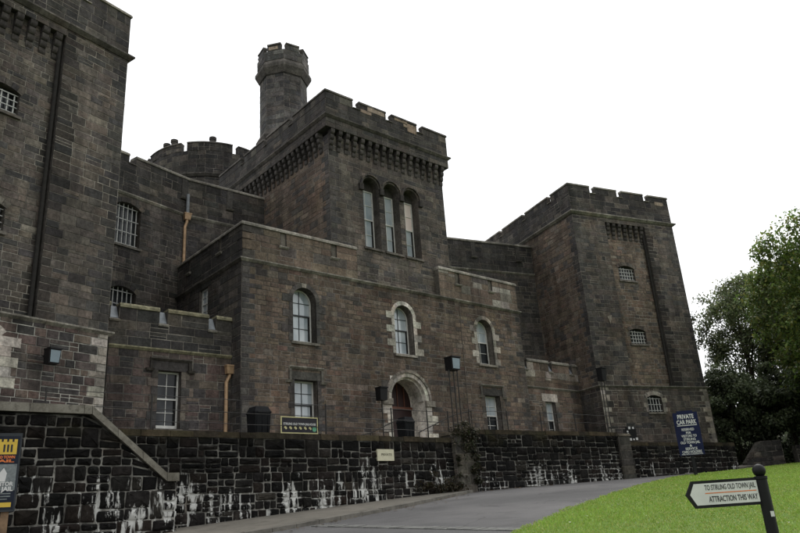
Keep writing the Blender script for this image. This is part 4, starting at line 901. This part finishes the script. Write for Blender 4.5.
# notice board far left
Fn = Fr((-9.57, -6.62), (math.cos(R(-10)), math.sin(R(-10)))); nb = empty('notice_board', (-9.57, -6.62, -.1), 'navy visitor notice board with a yellow castle emblem at the left edge', 'notice board')
m = MB(); m.box(Fn, -.36, .36, -.05, .0, .76, 2.5, simple('board_frame', (.02, .025, .03), .5)); m.build('frame', nb)
m = MB(); m.box(Fn, -.32, .32, .001, .006, .81, 2.43, simple('board_slate', (.012, .016, .028), .6, spec=.2)); pn = m.build('panel', nb)
m = MB(); m.box(Fn, -.13, .27, .0065, .009, 2.02, 2.3, M_YEL)
for k in range(4): m.box(Fn, -.13 + .11*k, -.13 + .11*k + .07, .0065, .009, 2.301, 2.36, M_YEL)
m.build('castle_emblem', pn)
m = MB()
for k in range(3): m.box(Fn, -.01 + .075*k, .03 + .075*k, .0095, .011, 2.07, 2.24, M_INK)
m.build('emblem_bars', pn)
text('OLD TOWN', Fn, .05, .0075, 1.955, .085, M_ORANGE, pn, .40, .004); text('JAIL', Fn, .05, .0075, 1.87, .085, M_ORANGE, pn, .40, .004)
m = MB(); m.box(Fn, -.31, .31, .0062, .008, 1.22, 1.80, M_GREYB); m.hexa([Fn.P(a, .0082, z) for a, z in ((-.06, 1.42), (.1, 1.42), (.12, 1.6), (.05, 1.72), (-.02, 1.62))], [Fn.P(a, .0092, z) for a, z in ((-.06, 1.42), (.1, 1.42), (.12, 1.6), (.05, 1.72), (-.02, 1.62))], M_SIGNW); m.build('picture', pn)
text('VISITOR', Fn, .06, .0095, 1.36, .12, M_SIGNW, pn, .42, .004); text('JAIL', Fn, .16, .0095, 1.25, .13, M_SIGNW, pn, .24, .005)
for z, w in ((1.14, .5), (1.08, .5), (1.02, .44)): m = MB(); m.box(Fn, -.26, -.26 + w, .0065, .008, z, z + .025, M_GREYB); m.build('text_line', pn)
m = MB(); m.box(Fn, -.05, .27, .0065, .008, .86, .96, M_YEL); m.build('yellow_strip', pn)
for a in (-.22, .16): m = MB(); m.box(Fn, a-.07, a+.09, -.16, -.05, -.6, 2.3, M_WOOD); m.build('post', nb)

# ================================================================ plants
def leaf_mat():
    m = bpy.data.materials.new('leaves'); m.use_nodes = True; nt = m.node_tree; nt.nodes.clear(); out = nt.nodes.new('ShaderNodeOutputMaterial')
    at = N(nt, 'ShaderNodeAttribute', attribute_name='tint'); b = nt.nodes.new('ShaderNodeBsdfPrincipled'); t = nt.nodes.new('ShaderNodeBsdfTranslucent'); mx = nt.nodes.new('ShaderNodeMixShader')
    nt.links.new(at.outputs['Color'], b.inputs['Base Color']); nt.links.new(at.outputs['Color'], t.inputs['Color']); b.inputs['Roughness'].default_value = .5; b.inputs['Specular IOR Level'].default_value = .3
    mx.inputs[0].default_value = .3; nt.links.new(b.outputs[0], mx.inputs[1]); nt.links.new(t.outputs[0], mx.inputs[2]); nt.links.new(mx.outputs[0], out.inputs[0]); return m
M_LEAF = leaf_mat()
def np_mesh(name, V, nper, tint, mat, parent=None, **k):
    n = len(V)//nper; me = bpy.data.meshes.new(name); me.vertices.add(len(V)); me.vertices.foreach_set('co', V.astype(np.float32).ravel())
    me.loops.add(len(V)); me.loops.foreach_set('vertex_index', np.arange(len(V), dtype=np.int32)); me.polygons.add(n)
    me.polygons.foreach_set('loop_start', np.arange(0, len(V), nper, dtype=np.int32))
    me.update(calc_edges=True)
    at = me.color_attributes.new('tint', 'FLOAT_COLOR', 'CORNER'); c = np.ones((len(V), 4), np.float32); c[:, :3] = np.repeat(tint, nper, axis=0); at.data.foreach_set('color', c.ravel())
    me.materials.append(mat); o = bpy.data.objects.new(name, me); COL.objects.link(o); attach(o, parent); tag(o, **k); return o
def leaves(name, clumps, per, size, cols, seed, parent, dark=.45, spread=1.0, droop=.3, **k):
    """clumps: (x, y, z, radius, brightness)"""
    g = np.random.default_rng(seed); C = np.array([c[:3] for c in clumps]); rad = np.array([c[3] for c in clumps]); br = np.array([c[4] for c in clumps])
    n = len(C)*per; idx = np.repeat(np.arange(len(C)), per)
    d = g.normal(size=(n, 3)); d /= np.linalg.norm(d, axis=1)[:, None]; rr = g.random(n)**.45
    P = C[idx] + d*(rad[idx]*rr)[:, None]*np.array([1, 1, .8])
    nrm = d*.6 + g.normal(size=(n, 3))*.7 + np.array([0, 0, .55]); nrm /= np.linalg.norm(nrm, axis=1)[:, None]
    ax = np.cross(nrm, g.normal(size=(n, 3))); ax /= np.linalg.norm(ax, axis=1)[:, None]; ay = np.cross(nrm, ax)
    s = size*g.uniform(.6, 1.35, n)[:, None]
    V = np.empty((n, 4, 3)); V[:, 0] = P - ax*s*.5; V[:, 1] = P + ay*s*.30 - nrm*s*.06; V[:, 2] = P + ax*s*.55 - np.array([0, 0, droop])*s; V[:, 3] = P - ay*s*.30 - nrm*s*.06
    cc = np.array(cols); tint = cc[g.integers(0, len(cc), n)]*g.uniform(.7, 1.3, n)[:, None]
    tint = tint*(br[idx]*(dark + (1-dark)*rr**2)*(1 + .25*d[:, 2]))[:, None]  # shade painted into the tint: inner leaves darker, upper ones lighter
    return np_mesh(name, V.reshape(-1, 3), 4, tint, M_LEAF, parent, **k)
def crown_clumps(c, rx, rz, n, cr_, seed, low=-1, shell=.55):
    r = random.Random(seed); out = []
    while len(out) < n:
        d = Vector((r.gauss(0, 1), r.gauss(0, 1), r.gauss(0, 1))).normalized()
        if d.z < low: continue
        k = shell + (1-shell)*r.random()**.6; lump = 1 + .16*math.sin(3.1*d.x+seed)*math.sin(2.7*d.y+1) + .1*math.sin(5*d.z)
        out.append((c[0] + d.x*rx*k*lump, c[1] + d.y*rx*k*lump, c[2] + d.z*rz*k*lump, cr_*r.uniform(.6, 1.3), r.uniform(.55, 1.3)*(.75 + .3*d.z)))  # upper clumps painted brighter, as lit from above
    return out
def tree(base, c, rx, rz, n, cr_, per, size, cols, label, seed, r0=.35, name='broadleaf_tree', shell=.5, nl=14, dark=.45):
    root = empty(name, base, label, 'tree'); r = random.Random(seed); cl = crown_clumps(c, rx, rz, n, cr_, seed, -.75, shell)
    m = MB(); b = Vector(base); top = Vector((c[0], c[1], c[2] + rz*.3)); pts = [b - Vector((0, 0, .3))] + [b.lerp(top, t) + Vector((r.uniform(-.2, .2), r.uniform(-.2, .2), 0)) for t in (.2, .4, .6, .8, 1)]
    m.tube(pts, r0, M_BARK, n=9, r1=r0*.25)
    for i in range(nl):
        q = cl[r.randrange(len(cl))]; t = r.uniform(.35, .85); p0 = b.lerp(top, t); p2 = Vector(q[:3]); p1 = p0.lerp(p2, .5) + Vector((0, 0, r.uniform(0, .6))); m.tube([p0, p1, p2], r0*.3*(1.2-t), M_BARK, n=5, r1=.02)
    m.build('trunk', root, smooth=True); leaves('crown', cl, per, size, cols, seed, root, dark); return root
G1 = [(.25, .36, .085), (.29, .40, .095), (.19, .30, .075), (.36, .36, .09), (.15, .25, .065), (.27, .34, .085)]
G2 = [(.22, .29, .12), (.27, .33, .15), (.17, .23, .10), (.28, .29, .13)]
G3 = [(.105, .135, .07), (.12, .15, .08), (.14, .165, .085)]
tree((35.7, -12.4, zg(35.7, -12.4)), (35.6, -13.2, 10.0), 7.0, 7.2, 300, 1.05, 300, .21, G1, 'large green broadleaf tree leaning in from the right edge', 11, .5, dark=.35)
tree((41.6, -1.9, 2.6), (41.5, -2.0, 12.3), 3.7, 4.7, 190, .75, 110, .19, G2, 'thin pale leaved tree seen against the sky beside the right tower', 12, .22, 'slender_tree', .3, 24)
tree((44.0, -4.6, 2.6), (43.8, -4.6, 11.4), 3.9, 4.9, 220, .85, 120, .19, G2, 'second pale tree partly hidden behind the large green tree', 14, .22, 'slender_tree', .3, 20)
def shrub(x, y, rx, z, rz, n, label, seed, cols=G3, name='evergreen_shrub', size=.21):
    root = empty(name, (x, y, zg(x, y)), label, 'shrub', 'dark evergreens beyond the lawn'); cl = crown_clumps((x, y, z), rx, rz, n, .8, seed, -1, .55)
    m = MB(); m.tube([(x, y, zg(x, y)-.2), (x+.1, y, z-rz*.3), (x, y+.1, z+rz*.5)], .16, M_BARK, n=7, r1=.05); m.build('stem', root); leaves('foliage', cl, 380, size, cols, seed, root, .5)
shrub(36.2, -2.4, 2.7, 5.0, 3.4, 75, 'dark evergreen just right of the right tower', 21)
shrub(37.2, -5.6, 3.2, 4.9, 3.3, 85, 'broad dark evergreen in the middle of the shaded hedge', 22)
shrub(37.0, -9.4, 3.2, 4.7, 3.4, 85, 'dark evergreen under the large green tree', 23)
shrub(40.5, -7.5, 3.4, 5.2, 4.4, 80, 'tallest dark evergreen at the back of the hedge', 24)
shrub(34.6, -.6, 1.8, 3.4, 2.4, 45, 'low dark bush at the foot of the right tower', 25)
shrub(45.5, -3.5, 4.0, 5.0, 4.2, 70, 'dark evergreen at the back behind the slender trees', 27)
shrub(44.5, -11.5, 4.5, 5.0, 4.2, 80, 'dark evergreen at the back behind the large green tree', 28)
shrub(38.0, -11.0, 2.4, 3.4, 2.2, 60, 'low dark bush behind the garden wall', 29)
shrub(39.4, -12.5, 3.0, 4.4, 3.4, 70, 'dark evergreen at the right edge of the lawn', 26)
cl = [(6.9 + rnd.gauss(0, .26), -5.32 + rnd.gauss(0, .06), 2.9 + rnd.gauss(0, .26), .2, rnd.uniform(.6, 1.2)) for _ in range(34)] + [(7.35 + rnd.gauss(0, .1), -5.32, rnd.uniform(1.2, 3.3), .15, rnd.uniform(.5, 1.1)) for _ in range(22)] + [(6.45, -5.3, rnd.uniform(1.0, 2.2), .12, .7) for _ in range(8)]
leaves('ivy', cl, 42, .085, [(.05, .055, .025), (.07, .06, .035), (.035, .045, .018), (.09, .075, .05)], 31, None, .5, label='ivy creeping over the grey stone pier', cat='ivy')
cl = [(5.6 + rnd.gauss(0, .5), -5.2 + rnd.gauss(0, .12), .95 + abs(rnd.gauss(0, .28)), .22, rnd.uniform(.6, 1.1)) for _ in range(26)]
leaves('weed_clump', cl, 50, .075, [(.055, .04, .022), (.075, .055, .03), (.045, .045, .02)], 32, None, .5, label='brown weeds heaped at the foot of the wall beside the ivy pier', cat='weeds')
# low stone stub beyond the lawn
Fst = Fr((32.6, -5.6), (cr.x, cr.y)); zb_ = zg(32.6, -5.6)
m = MB(); tp = lambda a: zb_ + 1.45 if a > -.3 else zb_ + 1.45 + (a + .3)*1.15
masonry(m, Fst, -1.35, 1.0, zb_-.3, zb_+1.45, (), P_BLACK, ch=.3, wl=(.3, .7), seed=991, top=tp, dep=.03, jit=.015)
m.hexa([Fst.P(a, -.02, z) for a, z in ((-1.35, zb_-.3), (1.0, zb_-.3), (1.0, zb_+1.44), (-.3, zb_+1.44), (-1.35, zb_+.24))], [Fst.P(a, -.6, z) for a, z in ((-1.35, zb_-.3), (1.0, zb_-.3), (1.0, zb_+1.44), (-.3, zb_+1.44), (-1.35, zb_+.24))], M_STONE, (.05, .046, .038))
m.build('stone_stub', None, 'low grey stone wall end with a sloping side beyond the lawn', 'wall')
Fst = Fr((34.9, -7.4), (cr.x, cr.y)); m = MB(); zb_ = zg(34.9, -7.4); masonry(m, Fst, -1.0, 5, zb_-.3, zb_+1.1, (), P_BLACK, ch=.3, wl=(.3, .7), seed=992, dep=.03, jit=.015); m.hexa([Fst.P(a, -.02, z) for a, z in ((-1, zb_-.3), (5, zb_-.3), (5, zb_+1.1), (-1, zb_+1.1))], [Fst.P(a, -.5, z) for a, z in ((-1, zb_-.3), (5, zb_-.3), (5, zb_+1.1), (-1, zb_+1.1))], M_STONE, (.07, .065, .055))
m.build('garden_wall', None, 'low dark garden wall at the right edge beyond the lawn', 'wall')
# grass
g = np.random.default_rng(5); from mathutils.geometry import intersect_point_tri_2d
def in_lawn(u, v):
    e = np.interp(u, [p[0] for p in LAWN[::-1]], [p[1] for p in LAWN[::-1]]); return v < e + .04 + .07*np.sin(u*3.1)*np.sin(u*1.3+1) + .05*np.sin(u*9.7)
n0 = 1000000; u = g.uniform(-16, 36, n0); v = g.uniform(-28, -5, n0); dist = np.hypot(u + 13.57, v + 25.37)
fw = ((u + 13.57)*.661 + (v + 25.37)*.75); sd = ((u + 13.57)*.765 - (v + 25.37)*.644)
keep = in_lawn(u, v) & (dist > 3) & (fw > 0) & (sd/np.maximum(fw, .1) > -.1) & (sd/np.maximum(fw, .1) < 1.25) & (g.random(n0) < np.clip((15/dist)**1.2, 0, 1))
u, v, dist = u[keep], v[keep], dist[keep]; n = len(u)
zz = np.array([zg(a, b) for a, b in zip(u, v)]) + .045
patch = .5 + .28*np.sin(u*.7 + 1.3*np.sin(v*.45))*np.sin(v*.9 + u*.2) + .22*np.sin(u*2.9 + 2*np.sin(v*1.7))*np.sin(v*3.3 + 1.4*np.sin(u*1.9))
h = g.uniform(.03, .075, n)*(.7 + .7*patch)*np.where(g.random(n) < .015, 1.5, 1)*.68; w = np.clip(.0008*dist, .008, .03)*g.uniform(.7, 1.2, n); th = g.uniform(0, np.pi, n); lean = g.normal(0, .025, (n, 2))
V = np.empty((n, 3, 3)); V[:, 0] = np.stack([u - w*np.cos(th), v - w*np.sin(th), zz], 1); V[:, 1] = np.stack([u + w*np.cos(th), v + w*np.sin(th), zz], 1); V[:, 2] = np.stack([u + lean[:, 0], v + lean[:, 1], zz + h], 1)
tint = np.array([.27, .405, .07])*(g.uniform(.78, 1.22, n)*(.82 + .34*patch))[:, None]; dry = g.random(n) < (.10 + .18*(1-patch)); tint[dry] = np.array([.42, .45, .12])*g.uniform(.7, 1.2, dry.sum())[:, None]
np_mesh('grass', V.reshape(-1, 3), 3, tint, M_LEAF, None, label='short mown lawn grass', kind='stuff')
n = 420; u = g.uniform(-8, 24, 4000); v = g.uniform(-24, -8, 4000); k = in_lawn(u, v - .2); u, v = u[k][:n], v[k][:n]; n = len(u); zz = np.array([zg(a, b) for a, b in zip(u, v)]) + .12
s = g.uniform(.012, .03, n); t = g.uniform(0, 3, n); V = np.empty((n, 4, 3))
for i in range(4): V[:, i] = np.stack([u + s*np.cos(t + i*np.pi/2), v + s*np.sin(t + i*np.pi/2), zz + s*.4*np.sin(i*2.1)], 1)
cols_ = np.array([(.55, .55, .45), (.45, .40, .12), (.5, .5, .4)]); np_mesh('daisies', V.reshape(-1, 4 and 3), 4, cols_[g.integers(0, 3, n)], M_LEAF, None, label='daisies and fallen leaves dotted over the lawn', kind='stuff')

n = 260; t = g.random(n); kx = np.interp(g.uniform(-8, 16, n), [-14, -3.96, 1.18, 5, 6.9, 7.4, 16.4], [0]*7); ku = g.uniform(-6, 16, n); kv = np.interp(ku, [-14, -3.96, -1.64, 1.18, 3.17, 5, 6.9, 7.4, 16.4], [-9.9, -9, -8.62, -7.85, -7.1, -6.3, -5.45, -5.15, -5.95]) - np.abs(g.normal(0, .35, n)) - .12
zz = np.array([zg(a, b) for a, b in zip(ku, kv)]) - .018; s = g.uniform(.025, .06, n); t = g.uniform(0, 6, n); V = np.empty((n, 4, 3))
for i in range(4): V[:, i] = np.stack([ku + s*np.cos(t + i*np.pi/2)*(1, .6)[i % 2], kv + s*np.sin(t + i*np.pi/2)*(1, .6)[i % 2], zz + .012 + s*.25*np.sin(i*1.7 + t)**2], 1)
cols_ = np.array([(.16, .09, .04), (.10, .06, .03), (.22, .15, .06), (.07, .05, .03)]); np_mesh('leaf_litter', V.reshape(-1, 3), 4, cols_[g.integers(0, 4, n)], M_LEAF, None, label='brown fallen leaves in the gutter along the kerb', kind='stuff')

# ================================================================ light, sky, camera
AZ = math.atan2(.623206, .706889) + R(25); EL = R(50)
world = bpy.data.worlds.new('World'); scene.world = world; world.use_nodes = True; nt = world.node_tree; nt.nodes.clear()
out = nt.nodes.new('ShaderNodeOutputWorld'); sky = nt.nodes.new('ShaderNodeTexSky'); sky.sky_type = 'NISHITA'; sky.sun_disc = False; sky.sun_elevation = EL; sky.sun_rotation = AZ; sky.dust_density = 4; sky.air_density = 1
b1 = nt.nodes.new('ShaderNodeBackground'); b1.inputs[1].default_value = .1
hs = nt.nodes.new('ShaderNodeHueSaturation'); hs.inputs['Saturation'].default_value = .35; nt.links.new(sky.outputs[0], hs.inputs['Color']); nt.links.new(hs.outputs[0], b1.inputs[0])
tc = nt.nodes.new('ShaderNodeTexCoord'); dv = N(nt, 'ShaderNodeVectorMath', operation='DOT_PRODUCT'); nt.links.new(tc.outputs['Generated'], dv.inputs[0]); dv.inputs[1].default_value = (math.sin(AZ)*math.cos(EL), math.cos(AZ)*math.cos(EL), math.sin(EL))
cl_ = noise(nt, tc.outputs['Generated'], 2.2, 5, .55, .4)
st_ = mul(nt, maprange(nt, dv.outputs['Value'], -.7, .75, .78, 1.55), maprange(nt, cl_, .3, .7, .95, 1.05))
b2 = nt.nodes.new('ShaderNodeBackground'); b2.inputs[0].default_value = (.97, .985, 1.0, 1); nt.links.new(st_, b2.inputs[1])
mx = nt.nodes.new('ShaderNodeMixShader'); mx.inputs[0].default_value = .88; nt.links.new(b1.outputs[0], mx.inputs[1]); nt.links.new(b2.outputs[0], mx.inputs[2]); nt.links.new(mx.outputs[0], out.inputs[0])
sun = bpy.data.lights.new('sun', 'SUN'); sun.energy = .9; sun.angle = R(25); sun.color = (1, .97, .92); so = bpy.data.objects.new('sun', sun); COL.objects.link(so)
so.rotation_euler = Vector((math.sin(AZ)*math.cos(EL), math.cos(AZ)*math.cos(EL), math.sin(EL))).to_track_quat('Z', 'Y').to_euler()
cam = bpy.data.cameras.new('camera'); co = bpy.data.objects.new('camera', cam); COL.objects.link(co); cam.sensor_width = 36; cam.lens = 714/800*36; cam.clip_end = 5000; cam.clip_start = .1
Rv, Uv, Fv = Vector((.763487, -.642599, -.064457)), Vector((-.169415, -.295592, .940172)), Vector((.623206, .706889, .334547))
M = Matrix((Rv, Uv, -Fv)).transposed().to_4x4(); M.translation = Vector((-13.5665, -25.3673, 0)); co.matrix_world = M; scene.camera = co
scene.view_settings.view_transform = 'Standard'; scene.view_settings.look = 'None'; scene.view_settings.exposure = 0
scene.render.engine = 'CYCLES'; scene.cycles.max_bounces = 6; scene.cycles.diffuse_bounces = 3
